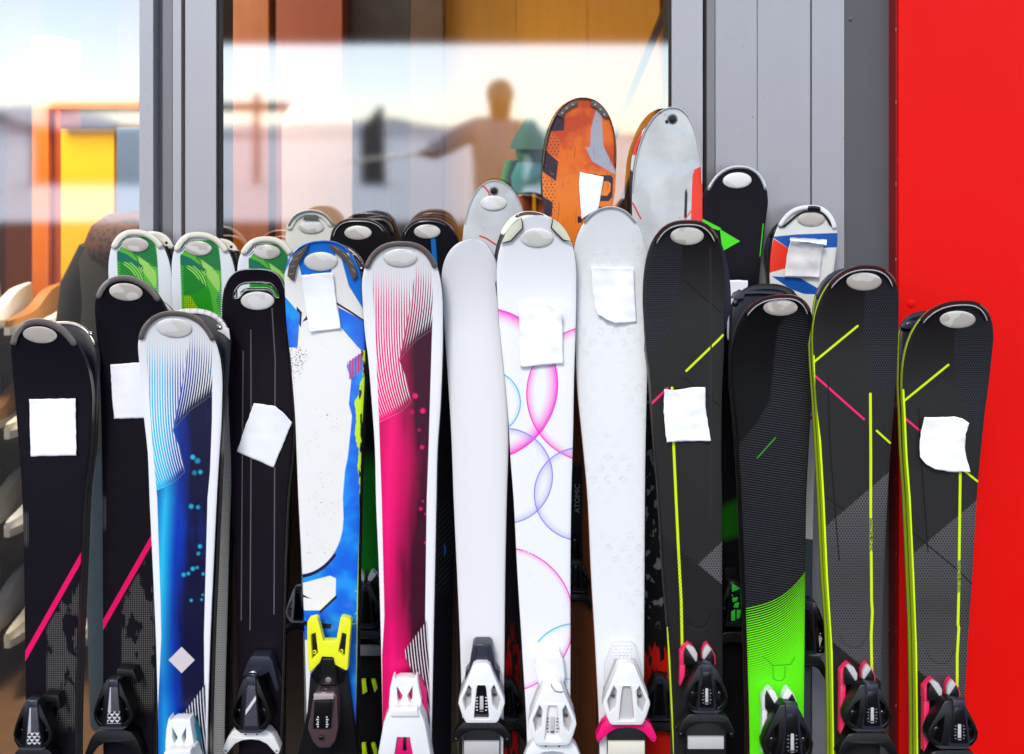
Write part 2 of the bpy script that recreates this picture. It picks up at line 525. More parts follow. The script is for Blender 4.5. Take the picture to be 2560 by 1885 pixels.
# ================================================================ the shop front
YW = 1.64
ALU_D = plain('darker_anodised_aluminium', C(138, 135, 138, .84), 0.45, 0.35, grain=0.05, gscale=1800)
def alu(name, k, seed):
    g = G(name, .42, metal=.35, uv=False)
    sp = (g.noise(150, 1, stretch=(1, 1, 1)) - .80).st(.01); st_ = g.noise(7, 4, stretch=(3, 3, .25))
    sc = (g.noise(24 + seed, 2, stretch=(3, 1, .4)) - .80).st(.01) * .35
    c = g.mix(k, tuple(q * .84 for q in k[:3]) + (1,), (st_ - .35).cl() * .8)
    c = g.mix(c, (.03, .03, .035, 1), sp * .7); c = g.mix(c, (.2, .2, .21, 1), sc)
    return g.done(c, .06, 1800)
ALU = alu('grey_anodised_aluminium', C(192, 189, 192, .84), 0); ALU_B = alu('brushed_cladding', C(184, 181, 185, .84), 5)
DKCL = plain('dark_grey_cladding', C(92, 92, 96, .8), 0.6, grain=0.08, gscale=1800)
GASK = plain('black_rubber_gasket', C(20, 18, 20), 0.6)
def wpx(name, x0, x1, y0, y1, z0, z1, mat, parent, bev=.0008, base=None):
    """a box whose front edges show at rows of the facade (x in facade rows at its own front depth)"""
    return box(name, atY(x0, y0), atY(x1, y0), y0, y1, z0, z1, mat, parent, bev, base)
ZT = 2.75
frame = empty('window_frame', (atY(430, YW), YW, 0), 'grey aluminium window frame with upright mullions between two panes', 'window frame')
for n_, a, b_, yf, m in (('mullion', 348, 383, 1.629, ALU), ('recess_strip', 382, 407, 1.655, ALU_D), ('stepped_strip', 406.5, 431, 1.642, ALU_D), ('mullion', 431.5, 453, 1.634, ALU),
                         ('gasket', 452, 464, 1.658, GASK), ('mullion', 463, 540, 1.629, ALU), ('gasket', 540.5, 556, 1.6365, GASK),
                         ('gasket', 1672, 1680.5, 1.6365, GASK), ('mullion', 1680, 1757, 1.629, ALU)):
    wpx(n_, a, b_, yf, 1.70, 0, ZT, m, frame, base=frame.location)
g = G('window_glass', 0.0, uv=False); t = g.t
for n_ in list(t.nodes):
    if n_.type != 'OUTPUT_MATERIAL': t.nodes.remove(n_)
tr_ = t.nodes.new('ShaderNodeBsdfTransparent'); gl_ = t.nodes.new('ShaderNodeBsdfGlossy'); mx_ = t.nodes.new('ShaderNodeMixShader')
tr_.inputs[0].default_value = (1, 1, 1, 1); gl_.inputs['Roughness'].default_value = 0.055; gl_.distribution = 'BECKMANN'
lw = t.nodes.new('ShaderNodeLayerWeight'); lw.inputs[0].default_value = 0.5
mp_ = t.nodes.new('ShaderNodeMapRange'); t.links.new(lw.outputs['Facing'], mp_.inputs[0]); mp_.inputs[3].default_value = 0.42; mp_.inputs[4].default_value = 0.9
t.links.new(mp_.outputs[0], mx_.inputs[0]); t.links.new(tr_.outputs[0], mx_.inputs[1]); t.links.new(gl_.outputs[0], mx_.inputs[2])
outn = [n_ for n_ in t.nodes if n_.type == 'OUTPUT_MATERIAL'][0]; t.links.new(mx_.outputs[0], outn.inputs[0])
GLASS = g.m
for a, b_ in ((-700, 352), (552, 1676)):
    mesh_obj('glass_pane', [(atY(a, YW), YW, 0.02), (atY(b_, YW), YW, 0.02), (atY(b_, YW), YW, ZT), (atY(a, YW), YW, ZT)], [(0, 1, 2, 3)], GLASS, frame, frame.location, smooth=False)
clad = empty('wall_cladding', (atY(1900, YW), YW, 0), 'grey upright metal cladding panels right of the window with a dark shadow gap', 'cladding')
wpx('backing', 1755, 2245, 1.66, 1.70, 0, ZT, GASK, clad, base=clad.location)
for a, b_, yf, m in ((1767, 1787.5, 1.634, ALU_D), (1789, 1892.5, 1.632, ALU_B), (1894, 2026, 1.632, ALU_B), (2030, 2111, 1.632, ALU_B)):
    wpx('panel', a, b_, yf, 1.66, 0, ZT, m, clad, base=clad.location)
dk = wpx('dark_panel', 2111, 2240, 1.636, 1.66, 0, ZT, DKCL, clad, base=clad.location); dk['label'] = 'dark grey matt panel beside the red wall'
def bolt(par, px, py, Y, r, mat, base):
    X, Z = atY(px, Y), zY(py, Y); V = []; F = []
    for k, (q, d) in enumerate(((1, 0), (.9, .0015), (.5, .0025))):
        V += [(X + r * q * math.cos(i * math.pi / 8), Y - d, Z + r * q * math.sin(i * math.pi / 8)) for i in range(16)]
    for k in range(2): F += [(k * 16 + i, k * 16 + (i + 1) % 16, k * 16 + 16 + (i + 1) % 16, k * 16 + 16 + i) for i in range(16)]
    F.append(tuple(range(32, 48)))
    return mesh_obj('rivet', V, F, mat, par, base)
bolt(clad, 2126, 48, 1.636, .0045, DKCL, clad.location); bolt(clad, 2224, 1576, 1.636, .0045, DKCL, clad.location)
gr = G('red_painted_panel', .5, .15, uv=False)
vr = gr.t.nodes.new('ShaderNodeTexVoronoi'); vr.inputs['Scale'].default_value = 26; gr.t.links.new(gr.obj, vr.inputs['Vector'])
chip = (0.010 - E(gr, vr.outputs['Distance'])).st(.004) * (gr.noise(3.0, 2) - .52).st(.05)
scr = (gr.noise(60, 2, stretch=(4, 1, .35)) - .80).st(.012) * .8
cR = gr.mix(C(250, 20, 12, .84), C(240, 13, 10, .84), gr.noise(2.0, 2)); cR = gr.mix(cR, C(250, 170, 150), chip.mx(scr))
RED = gr.done(cR, .03, 1500, bump=.4, bscale=500, hd=.0003)
redw = empty('red_wall', (atY(2400, 1.60), 1.60, 0), 'bright red painted wall panel at the right with small chips and a rivet', 'wall')
box('red_panel', atY(2247, 1.600), atY(3600, 1.600), 1.600, 1.70, 0, ZT, RED, redw, .001, redw.location)
box('panel_edge', atY(2239.5, 1.606), atY(2246.8, 1.606), 1.606, 1.69, 0, ZT, plain('dark_red_edge', C(150, 16, 20), .4), redw, .0004, redw.location)
V, F = [], []
for i in range(14):
    z = .3 + i * .15 + random.uniform(-.01, .01); n = len(V); x = atY(2239.2, 1.606); d = random.uniform(.0002, .0006); l = random.uniform(.002, .012)
    V += [(x - d, 1.6052, z), (x + .0006, 1.6052, z), (x + .0006, 1.6052, z + l), (x - d * .6, 1.6052, z + l)]; F.append((n, n + 1, n + 2, n + 3))
mesh_obj('paint_chips', V, F, plain('bare_chip', C(190, 180, 180), .6), redw, redw.location, smooth=False)['kind'] = 'stuff'
bolt(redw, 2278, 759, 1.600, .0085, RED, redw.location)
# wall above and beside the window
fac = empty('shop_wall', (0, 1.7, 2.75), 'grey rendered shop wall above the window', 'wall')
REND = plain('grey_render', C(150, 148, 146), .8, bump=1, bscale=200)
box('wall_panel', -4.2, 3.4, 1.60, 1.85, ZT, 3.6, REND, fac, 0, fac.location)
box('wall_panel', -4.2, atY(-700, YW), 1.60, 1.85, 0, ZT, REND, fac, 0, fac.location)

# ---------------------------------------------------------------- inside the shop
def wood(name, a, b, gs=1.0, rough=.5):
    g = G(name, rough, uv=False)
    n = g.noise(5.0 * gs, 4, stretch=(6, 6, .6)); n2_ = g.noise(60 * gs, 2, stretch=(4, 4, .12))
    return g.done(g.mix(a, b, (n * .8 + n2_ * .4 - .1).cl()), .05)
W_OR = wood('orange_wood', C(170, 92, 0), C(128, 58, 0)); W_YE = plain('golden_yellow_paint', C(255, 196, 20, .95), .5, bump=0)
W_OR2 = wood('bright_orange_wood', C(250, 140, 6), C(226, 100, 4)); W_DK = wood('dark_brown_wood', C(52, 22, 4), C(32, 13, 3)); W_OL = wood('dark_gold_wood', C(86, 52, 12), C(66, 38, 8))
W_GO = wood('golden_wood', C(240, 172, 20), C(214, 140, 12)); W_SH = wood('walnut_shelf', C(70, 40, 26), C(50, 28, 20))
SF = wood('shop_floor_boards', C(150, 110, 76), C(120, 86, 60))
flr = tag(box('shop_floor', -4.1, 3.3, 1.86, 6.0, -.02, .03, SF, None), kind='structure')
room = empty('shop_interior_wall', (0, 6.0, 0), 'dark brown wooden rear wall inside the shop', 'wall')
for i in range(26):
    x = -4.1 + i * .285; m = (W_OR, W_OR2, W_DK)[(i * 7) % 3] if x < 0 else (W_GO, W_OL)[i % 2]
    box('plank', x, x + .278, 6.0, 6.04, .03, 2.72, m, room, 0, room.location)
ceil_ = tag(box('shop_ceiling', -4.1, 3.3, 1.86, 6.05, 2.72, 2.8, plain('shop_ceiling_paint', C(140, 110, 80), .8), None), kind='structure')
tag(box('side_wall', -4.15, -4.1, 1.86, 6.05, 0, 2.8, W_OR, None), 'left wooden side wall inside the shop', 'wall')
tag(box('side_wall', 3.3, 3.35, 1.7, 6.05, 0, 2.8, W_GO, None), 'right wooden side wall inside the shop', 'wall')
def post(name, x0, x1, Y, m, label, z1=2.71, d=.12, cat='panel'):
    r = empty(name, (atY((x0 + x1) / 2, Y), Y, .03), label, cat)
    n = max(1, round((x1 - x0) * Y / FPX / .34)); ww = (x1 - x0) / n
    for i in range(n):
        box('board', atY(x0 + ww * i, Y), atY(x0 + ww * (i + 1), Y) - .0015, Y + (i % 2) * .003, Y + d, .03, z1, m[i % len(m)] if isinstance(m, list) else m, r, .001, r.location)
    return r
post('wooden_panel', 556, 672, 2.9, W_OR, 'orange wooden boards seen through the window, left of the pane')
post('wooden_panel', 690, 856, 2.9, wood('red_brown_wood', C(146, 58, 0), C(112, 40, 0)), 'red brown wooden boards seen through the window')
post('wooden_panel', 676, 688, 3.0, W_DK, 'thin dark upright between the orange boards')
post('wooden_panel', 860, 1026, 3.1, W_DK, 'very dark brown boards behind the middle of the window')
post('wooden_panel', 1026, 1108, 3.0, W_OL, 'dark gold boards right of the dark ones')
post('wooden_panel', 1110, 1650, 3.2, [W_GO], 'golden boards filling the right half of the window')
post('wooden_panel', 80, 122, 2.5, W_OR2, 'narrow orange upright behind the left pane', 1.9)
post('wooden_panel', 123, 152, 2.52, wood('burnt_orange_wood', C(210, 92, 10), C(150, 58, 8)), 'burnt orange upright behind the left pane', 1.9)
post('wooden_panel', 152, 286, 2.5, W_YE, 'golden yellow upright panel behind the left pane', zY(322, 2.5))
tag(box('yellow_rail', atY(120, 2.45), atY(346, 2.45), 2.45, 2.49, zY(272, 2.45), zY(248, 2.45), W_OR2, None), 'orange rail above the yellow panel', 'rail')
# slanting beam and bright panel upper right
def beam(name, x0, y0, x1, y1, Y, t_, m, label):
    a = Vector((atY(x0, Y), Y, zY(y0, Y))); b = Vector((atY(x1, Y), Y, zY(y1, Y))); d = (b - a).normalized(); u = Vector((d.z, 0, -d.x)) * t_ / 2
    V = [a - u, a + u, b + u, b - u]; V = V + [v + Vector((0, .05, 0)) for v in V]
    return tag(mesh_obj(name, V, [(0, 1, 2, 3), (7, 6, 5, 4), (0, 4, 5, 1), (1, 5, 6, 2), (2, 6, 7, 3), (3, 7, 4, 0)], m, smooth=False), label, 'beam')
beam('slanting_beam', 1692, -40, 1480, 480, 2.4, .018, W_DK, 'thin dark beam slanting down behind the right of the window')
beam('slanting_beam', 1760, 150, 1560, 640, 2.45, .14, W_DK, 'broad dark brown beam slanting behind the two tall skis')
cab = empty('added_gap_box', (0, 1.95, .03), 'added low dark wooden box inside the window, darkening the gaps between skis', 'cabinet')  # dark box added behind the skis to darken the gaps between them
for i in range(9):
    a = 556 + i * 124; box('gap_box_front', atY(a, 1.9), atY(a + 122, 1.9), 1.90, 1.92, .03, zY(1010, 1.9), W_DK, cab, .001, cab.location)
box('gap_box_top', atY(552, 1.9), atY(1674, 1.9), 1.89, 2.2, zY(1009, 1.9), zY(1009, 1.9) + .02, W_OL, cab, .002, cab.location)
# shelves with shoes
shelf = empty('shoe_shelf', (atY(40, 2.3), 2.45, .03), 'dark wooden shelf unit with rows of pale shoes behind the left pane', 'shelf')
SY = (815, 1062, 1296, 1560, 1820)
for y in SY: box('shelf_board', atY(-560, 2.3), atY(262, 2.3), 2.3, 2.46, zY(y + 46, 2.3), zY(y, 2.3), W_SH, shelf, .002, shelf.location)
box('back_board', atY(-560, 2.62), atY(215, 2.62), 2.465, 2.48, .03, zY(800, 2.3), W_SH, shelf, 0, shelf.location)
for x in (-562, 262): box('side_board', atY(x, 2.3), atY(x + 10, 2.3), 2.3, 2.48, .03, zY(800, 2.3), W_SH, shelf, 0, shelf.location)
SHM = [plain('cream_canvas', C(240, 232, 214), .8), plain('white_canvas', C(244, 244, 244), .8), plain('tan_leather', C(176, 120, 60), .5)]
SOLE = plain('shoe_sole_rubber', C(244, 240, 226), .7)
def shoe(x, y, z, m, label):
    r = empty('shoe', (x, y, z), label, 'shoe', 'shoes on the shop shelves')
    def sec(t):  # length -> half width
        return .036 * (math.sin(math.pi * min(1, max(0.02, t * .96 + .03))) ** .45) * (1.0 if t > .5 else .86)
    for nm, hs, mt in (('sole', (0, .022), SOLE), ('upper', None, m)):
        V, F = [], []; N = 14
        for i in range(N + 1):
            t_ = i / N; yy = (t_ - .5) * .27; hw = sec(t_)
            if nm == 'sole': prof = [(-hw, 0), (-hw * 1.05, .012), (-hw, .022), (hw, .022), (hw * 1.05, .012), (hw, 0)]
            else:
                top = .04 + .055 * (1 / (1 + math.exp((t_ - .45) * 12)))
                prof = [(-hw * .97, .022), (-hw * .95, top * .55), (-hw * .5, top), (hw * .5, top), (hw * .95, top * .55), (hw * .97, .022)]
            V += [(x + a, y - yy, z + b) for a, b in prof]
        for i in range(N):
            for k in range(6):
                q = (k + 1) % 6; F.append((i * 6 + k, i * 6 + q, i * 6 + 6 + q, i * 6 + 6 + k))
        F += [tuple(range(6)), tuple(N * 6 + k for k in range(6))]
        mesh_obj(nm, V, F, mt, r, r.location, sharp=50)
    V = [(x - .02, y - .1 + .018 * k, z + .062 + .006 * k) for k in range(0)]
    return r
names_ = ['top', 'second', 'third', 'fourth', 'lowest']
ci = 0
for k, y in enumerate(SY):
    for j in range(5):
        xx = atY(-60 + j * 84, 2.36); ci += 1
        colr = ('cream', 'white', 'tan')[(k + j) % 3 if (k + j) % 5 else 0]
        shoe(xx, 2.325, zY(y, 2.3) + .001, SHM[('cream', 'white', 'tan').index(colr)], '%s canvas shoe, number %s from the left on the %s shelf' % (colr, ('one', 'two', 'three', 'four', 'five')[j], names_[k]))
# mannequin in a dark coat and leopard scarf
mq = empty('mannequin', (atY(378, 2.15), 2.15, .03), 'headless shop mannequin in dark coat and leopard scarf behind the left pane', 'mannequin')
def lathe(name, rings, m, parent, cx, cy, base, n=24, sharp=60):
    V, F = [], []
    for (z, rx, ry, ox) in rings: V += [(cx + ox + rx * math.cos(2 * math.pi * i / n), cy + ry * math.sin(2 * math.pi * i / n), z) for i in range(n)]
    for k in range(len(rings) - 1): F += [(k * n + i, k * n + (i + 1) % n, (k + 1) * n + (i + 1) % n, (k + 1) * n + i) for i in range(n)]
    F += [tuple(range(n)), tuple((len(rings) - 1) * n + i for i in range(n))]
    return mesh_obj(name, V, F, m, parent, base, sharp=sharp)
mc, mY = atY(378, 2.15), 2.15
gl = G('leopard_scarf_cloth', .8, uv=False); vo = gl.t.nodes.new('ShaderNodeTexVoronoi'); vo.inputs['Scale'].default_value = 70; gl.t.links.new(gl.obj, vo.inputs['Vector'])
LEO = gl.done(gl.mix(C(16, 8, 6), C(92, 48, 24), (E(gl, vo.outputs['Distance']) - .38).st(.15)), .1)
COAT = plain('dark_olive_coat_cloth', C(22, 15, 4), .9, grain=.2, gscale=60); JEAN = plain('blue_jeans_cloth', C(70, 96, 116), .8, grain=.25, gscale=40)
lathe('coat', [(.80, .20, .15, 0), (1.0, .185, .14, 0), (1.15, .175, .13, 0), (1.26, .185, .13, 0), (1.32, .16, .11, 0), (1.37, .09, .08, 0)], COAT, mq, mc, mY, mq.location)
lathe('sleeve', [(.78, .045, .05, -.06), (1.0, .055, .06, -.04), (1.2, .06, .065, -.01), (1.30, .05, .06, .03)], COAT, mq, mc - .165, mY, mq.location)
lathe('sleeve', [(.78, .045, .05, .06), (1.0, .055, .06, .04), (1.2, .06, .065, .01), (1.30, .05, .06, -.03)], COAT, mq, mc + .165, mY, mq.location)
lathe('scarf', [(1.24, .12, .11, 0), (1.27, .155, .14, 0), (1.31, .165, .145, 0), (1.35, .15, .13, 0), (1.38, .11, .10, 0)], LEO, mq, mc, mY, mq.location)
lathe('leg', [(.03, .06, .07, 0), (.45, .07, .08, 0), (.82, .09, .10, 0)], JEAN, mq, mc - .095, mY, mq.location)
lathe('leg', [(.03, .06, .07, 0), (.45, .07, .08, 0), (.82, .09, .10, 0)], JEAN, mq, mc + .095, mY, mq.location)
post('wooden_panel', 292, 420, 2.3, plain('pale_blue_board', C(120, 146, 180), .7), 'pale blue upright board behind the right edge of the left pane', zY(318, 2.3))
# snowboard, dark stand, gnome doll
def slab_xz(name, pts, Y, d, m, parent=None, base=None, label=None, cat=None):
    n = len(pts); V = [(atY(x, Y), Y, zY(y, Y)) for x, y in pts] + [(atY(x, Y), Y + d, zY(y, Y)) for x, y in pts]
    F = [tuple(range(n)), tuple(range(2 * n - 1, n - 1, -1))] + [(i, (i + 1) % n, n + (i + 1) % n, n + i) for i in range(n)]
    o = mesh_obj(name, V, F, m, parent, base, smooth=False)
    if label: tag(o, label, cat)
    return o
sb = [(792 + 88 * math.cos(a), 318 - 84 * math.sin(a)) for a in [math.pi * i / 20 for i in range(21)]] + [(706, 1300), (878, 1300)]
slab_xz('snowboard', sb, 2.3, .012, plain('pale_peach_snowboard', C(232, 190, 164), .5), None, None, 'pale peach snowboard with rounded nose standing behind the window', 'snowboard')
slab_xz('display_stand', [(905, 318), (952, 262), (966, 262), (972, 700), (900, 700)], 2.25, .06, plain('charcoal_board', C(34, 30, 40), .5), None, None, 'narrow charcoal display stand with slanted top behind the window', 'stand')
gn = empty('garden_doll', (atY(1335, 2.2), 2.2, zY(560, 2.2)), 'green doll with pointed hat behind the window, left of the orange ski', 'doll')
gx = atY(1335, 2.2); zz = lambda y: zY(y, 2.2)
GRN = plain('green_felt', C(40, 130, 50), .9); GRN2 = plain('dark_green_felt', C(30, 86, 52), .9); TEALC = plain('teal_felt', C(40, 130, 124), .9)
lathe('hat', [(zz(372), .068, .06, 0), (zz(350), .06, .05, 0), (zz(305), .03, .03, 0), (zz(268), .006, .006, 0)], GRN2, gn, gx, 2.2, gn.location)
lathe('hat_tip', [(zz(300), .022, .022, 0), (zz(286), .018, .018, 0), (zz(262), .004, .004, 0)], plain('red_brown_felt', C(150, 60, 40), .9), gn, gx, 2.2, gn.location)
lathe('head', [(zz(412), .03, .03, 0), (zz(392), .05, .05, 0), (zz(370), .05, .05, 0)], GRN, gn, gx, 2.2, gn.location)
lathe('body', [(zz(480), .06, .05, 0), (zz(440), .068, .055, 0), (zz(405), .05, .045, 0)], TEALC, gn, gx, 2.2, gn.location)
for sg in (-1, 1):
    lathe('arm', [(zz(470), .014, .016, sg * .02), (zz(430), .018, .02, sg * .01), (zz(400), .018, .02, 0)], GRN, gn, gx + sg * .06, 2.2, gn.location)
    lathe('leg', [(zz(545), .022, .022, 0), (zz(478), .024, .026, 0)], plain('orange_felt', C(214, 110, 60), .9), gn, gx + sg * .028, 2.2, gn.location)
tag(box('display_ledge', atY(1180, 2.15), atY(1500, 2.15), 2.13, 2.4, zz(575), zz(547), W_DK, None, .003), 'dark wooden ledge under the green doll', 'ledge')
tag(box('display_plinth', atY(1180, 2.15) + .02, atY(1500, 2.15) - .02, 2.16, 2.38, .03, zz(576), W_OL, None, .003), 'olive brown plinth carrying the display ledge', 'plinth')
# heap of tan goods at the window foot
for i, (x, y, r, k) in enumerate(((600, 598, .08, 0), (700, 600, .07, 1), (650, 640, .1, 0), (560, 610, .06, 1))):
    pass
# added warm lamps brightening the shop inside; no such lamps are seen
for i, (x, y) in enumerate(((-1.75, 1.95), (-.55, 2.0), (.6, 2.0), (-1.2, 4.6), (1.2, 4.6))):
    lr = empty('added_shop_lamp', (x, y, 2.70), ['added ceiling spotlight over the shoe shelf', 'added ceiling spotlight over the snowboard', 'added ceiling spotlight over the green doll', 'added ceiling spotlight at the rear left', 'added ceiling spotlight at the rear right'][i], 'lamp', 'added shop ceiling lamps')
    lathe('added_lamp_housing', [(2.60, .10, .10, 0), (2.64, .11, .11, 0), (2.718, .11, .11, 0)], WHITEP, lr, x, y, lr.location)
    la = bpy.data.lights.new('lamp_light', 'AREA'); la.shape = 'DISK'; la.size = .5; la.energy = LAMP_W * (9.5 if i == 0 else 1.35); la.color = (1.0, .88, .70)
    lo_ = bpy.data.objects.new('lamp_light', la); link(lo_, lr); lo_.location = (0, 0, -.12)

# ================================================================ what stands behind the photographer and shows in the glass
def VX(px, d): return (px - CX) / FPX * d
def VZ(py, d): return ZC + (HY - py) / FPX * d
def VY(d): return 2 * YW - d
GR = 1500.0
SNOW = plain('snow', C(240, 244, 252, .95), .7, grain=.04, gscale=1.0, bump=1, bscale=2, hd=.05)
gs = G('pavement', .75, uv=False); gs.b.inputs['Specular IOR Level'].default_value = .1; PAVE = gs.done(gs.mix(C(13, 13, 13), C(20, 19, 19), gs.noise(3.0, 5)), .15, 80, bump=.5, bscale=60)
tag(mesh_obj('ground', [(-GR, -GR, -.004), (GR, -GR, -.004), (GR, GR, -.004), (-GR, GR, -.004)], [(0, 1, 2, 3)], SNOW, smooth=False), kind='structure')
tag(box('pavement', -30, 30, VY(14.2), 1.6, -.003, .0, PAVE, None), kind='structure')
# hills
V, F = [], []; NX, NYh = 60, 14
for j in range(NYh):
    for i in range(NX):
        x = -420 + 840 * i / (NX - 1); d = 70 + j * 36
        h = max(0, (j / 13.0)) ** 1.3 * (26 + 16 * math.sin(i * .31) + 9 * math.sin(i * .83 + 1) + 5 * math.sin(i * 1.9 + j)) * (.55 + .45 * math.sin(i * .11 + .6))
        V.append((x, VY(d), h * .42 - .3 if j else -1))
for j in range(NYh - 1):
    for i in range(NX - 1): F.append((j * NX + i, j * NX + i + 1, (j + 1) * NX + i + 1, (j + 1) * NX + i))
gh = G('snowy_rock', .8, uv=False); HILL = gh.done(gh.mix(C(236, 242, 252, .95), C(110, 120, 132), (gh.noise(.02, 6) - .52).st(.06)), .05, 1.0)
tag(mesh_obj('hills', V, F, HILL), kind='structure')
# timber windbreak with a raised rail
wb = empty('timber_windbreak', (VX(400, 25.3), VY(25.3), 0), 'low timber windbreak with a raised rail reflected in the window', 'fence')
W_G = wood('frosted_grey_timber', C(214, 206, 200), C(190, 180, 172)); W_B = wood('dark_stained_timber', C(60, 44, 36), C(40, 30, 26))
x0, x1 = VX(80, 25.3), VX(385, 25.3); n = 10
for i in range(n):
    a = x0 + (x1 - x0) * i / n; box('board', a, a + (x1 - x0) / n - .02, VY(25.3) - .05, VY(25.3), 0, VZ(322, 25.3), W_B if a < VX(350, 25.3) else W_G, wb, 0, wb.location)
box('rail', VX(120, 25.3), VX(722, 25.3), VY(25.3) - .1, VY(25.3) + .02, VZ(279, 25.3), VZ(256, 25.3), W_B, wb, .01, wb.location)
for px in (124, 420, 640): box('post', VX(px - 7, 25.3), VX(px + 7, 25.3), VY(25.3) - .14, VY(25.3) - .03, 0, VZ(232 if px == 640 else 262, 25.3), W_B, wb, .01, wb.location)
kb = empty('notice_board', (VX(932, 25.3), VY(25.3) + .4, 0), 'tall dark notice board with slanted top reflected in the window', 'notice board')
KB = plain('black_board_paint', C(22, 20, 28), .7)
V = [(VX(x, 24.9), VY(24.9) + q, max(0, VZ(y, 24.9))) for q in (0, .2) for x, y in ((903, 320), (952, 264), (960, 270), (966, 480), (903, 480))]
mesh_obj('board', V, [(0, 1, 2, 3, 4), (9, 8, 7, 6, 5)] + [(i, (i + 1) % 5, 5 + (i + 1) % 5, 5 + i) for i in range(5)], KB, kb, kb.location, smooth=False)
# roof over the stop
rf = empty('shelter_roof', (0, VY(10), 0), 'timber shelter on posts with a deep dark fascia behind the photographer', 'shelter')
RW = wood('underside_timber', C(22, 12, 6), C(14, 8, 5)); RW.node_tree.nodes['Principled BSDF'].inputs['Specular IOR Level'].default_value = .05; zr = VZ(112, 12.0)
for i in range(16):
    a = VX(452, 12.0); b_ = 4.6; ww = (b_ - a) / 16
    box('roof_board', a + ww * i, a + ww * (i + 1) - .008, VY(12.0), VY(11.0), zr, zr + .03, RW, rf, 0, rf.location)
box('fascia', VX(450, 12.0), 4.62, VY(11.0) - 0.0, VY(11.0) + .03, zr + .04, zr + 1.15, RW, rf, 0, rf.location)
box('roof_deck', VX(450, 12.0), 4.62, VY(12.0), VY(11.0), zr + .031, zr + .2, RW, rf, 0, rf.location)
for px in (452, 2010):
    for d in (11.9, 11.1): box('post', VX(px, 11.9) - .07, VX(px, 11.9) + .07, VY(d) - .07, VY(d) + .07, 0, zr - .002, RW, rf, .005, rf.location)
# the photographer
def body(name, nodes, edges, m, parent, base, sub=2):
    me = bpy.data.meshes.new(name); me.from_pydata([tuple(Vector(q[0]) - base) for q in nodes], edges, [])
    o = link(bpy.data.objects.new(name, me), parent)
    md = o.modifiers.new('skin', 'SKIN'); md.use_smooth_shade = True
    for i, q in enumerate(nodes):
        sv = me.skin_vertices[0].data[i]; sv.radius = (q[1], q[2] if len(q) > 2 else q[1]); sv.use_root = (i == 0)
    s_ = o.modifiers.new('sub', 'SUBSURF'); s_.levels = sub; s_.render_levels = sub
    me.materials.append(m); return o
d0 = 5.6; px_, py_ = VX(1250, d0), VY(d0)
pr = empty('person', (px_, py_, 0), 'person in a pale grey jacket reflected in the window, holding out a ski pole', 'person')
JK = plain('pale_grey_jacket_cloth', C(206, 220, 240), .9, grain=.15, gscale=14); TR = plain('dark_trouser_cloth', C(34, 34, 40), .9); SK = plain('skin', C(200, 150, 120), .6); HT = plain('pale_knit_hat', C(190, 186, 174), .95)
Bv = lambda x, z, y=0: Vector((px_ + x, py_ + y, z * 1.03))
body('torso', [(Bv(0, 1.02), .19, .14), (Bv(-.03, 1.24), .21, .15), (Bv(-.01, 1.48), .22, .15), (Bv(0, 1.63), .11, .10), (Bv(-.19, 1.58), .10), (Bv(-.36, 1.48, .06), .085), (Bv(-.48, 1.41, .24), .06), (Bv(.19, 1.56), .10), (Bv(.31, 1.34, .05), .085), (Bv(.22, 1.22, .22), .06),
               (Bv(-.1, .82), .11), (Bv(.1, .82), .11)], [(0, 1), (1, 2), (2, 3), (2, 4), (4, 5), (5, 6), (2, 7), (7, 8), (8, 9), (0, 10), (0, 11)], JK, pr, pr.location)
for sg in (-1, 1):
    body('leg', [(Bv(sg * .1, .88), .10), (Bv(sg * .12, .5), .075), (Bv(sg * .13, .10), .055), (Bv(sg * .13, .04, .14), .045)], [(0, 1), (1, 2), (2, 3)], TR, pr, pr.location)
    hx, hy_ = (-.50, .30) if sg < 0 else (.20, .28); hz = .14 if sg < 0 else -.05
    body('hand', [(Bv(hx, 1.26 + hz, hy_), .032, .02), (Bv(hx, 1.28 + hz, hy_ + .06), .03, .016)] + [(Bv(hx + (k - 1.5) * .018, 1.285 + hz + .004 * k, hy_ + .10 + .012 * (1 - abs(k - 1.5))), .0095) for k in range(4)] + [(Bv(hx + sg * -.05, 1.29 + hz, hy_ + .05), .010)],
         [(0, 1), (1, 2), (1, 3), (1, 4), (1, 5), (0, 6)], SK, pr, pr.location, 1)
lathe('head', [(1.62, .05, .055, 0), (1.70, .07, .085, 0), (1.76, .082, .10, 0), (1.85, .085, .105, 0), (1.91, .07, .085, 0), (1.94, .03, .04, 0)], SK, pr, px_, py_, pr.location)
lathe('knit_hat', [(1.82, .097, .115, 0), (1.89, .098, .112, 0), (1.95, .07, .08, 0), (1.975, .02, .02, 0)], HT, pr, px_, py_, pr.location)
lathe('nose', [(1.755, .014, .012, 0), (1.78, .012, .010, 0), (1.80, .007, .006, 0)], SK, pr, px_, py_ + .10, pr.location)
pv = [Vector((px_ - .50, py_ + .36, 1.46)), Vector((px_ - 1.0, py_ + .50, 1.405))]; dv = (pv[1] - pv[0]).normalized(); uv_ = dv.cross(Vector((0, 0, 1))).normalized(); wv = dv.cross(uv_)
V = [p + (uv_ * math.cos(a) + wv * math.sin(a)) * r for p, r in ((pv[0] - dv * .1, .016), (pv[0] + dv * .03, .016), (pv[0] + dv * .031, .008), (pv[1], .006)) for a in [i * math.pi / 4 for i in range(8)]]
F = [(k * 8 + i, k * 8 + (i + 1) % 8, k * 8 + 8 + (i + 1) % 8, k * 8 + 8 + i) for k in range(3) for i in range(8)] + [tuple(range(8)), tuple(range(24, 32))]
tag(mesh_obj('ski_pole', V, F, BLACKG), 'dark ski pole held out sideways by the reflected person', 'ski pole')

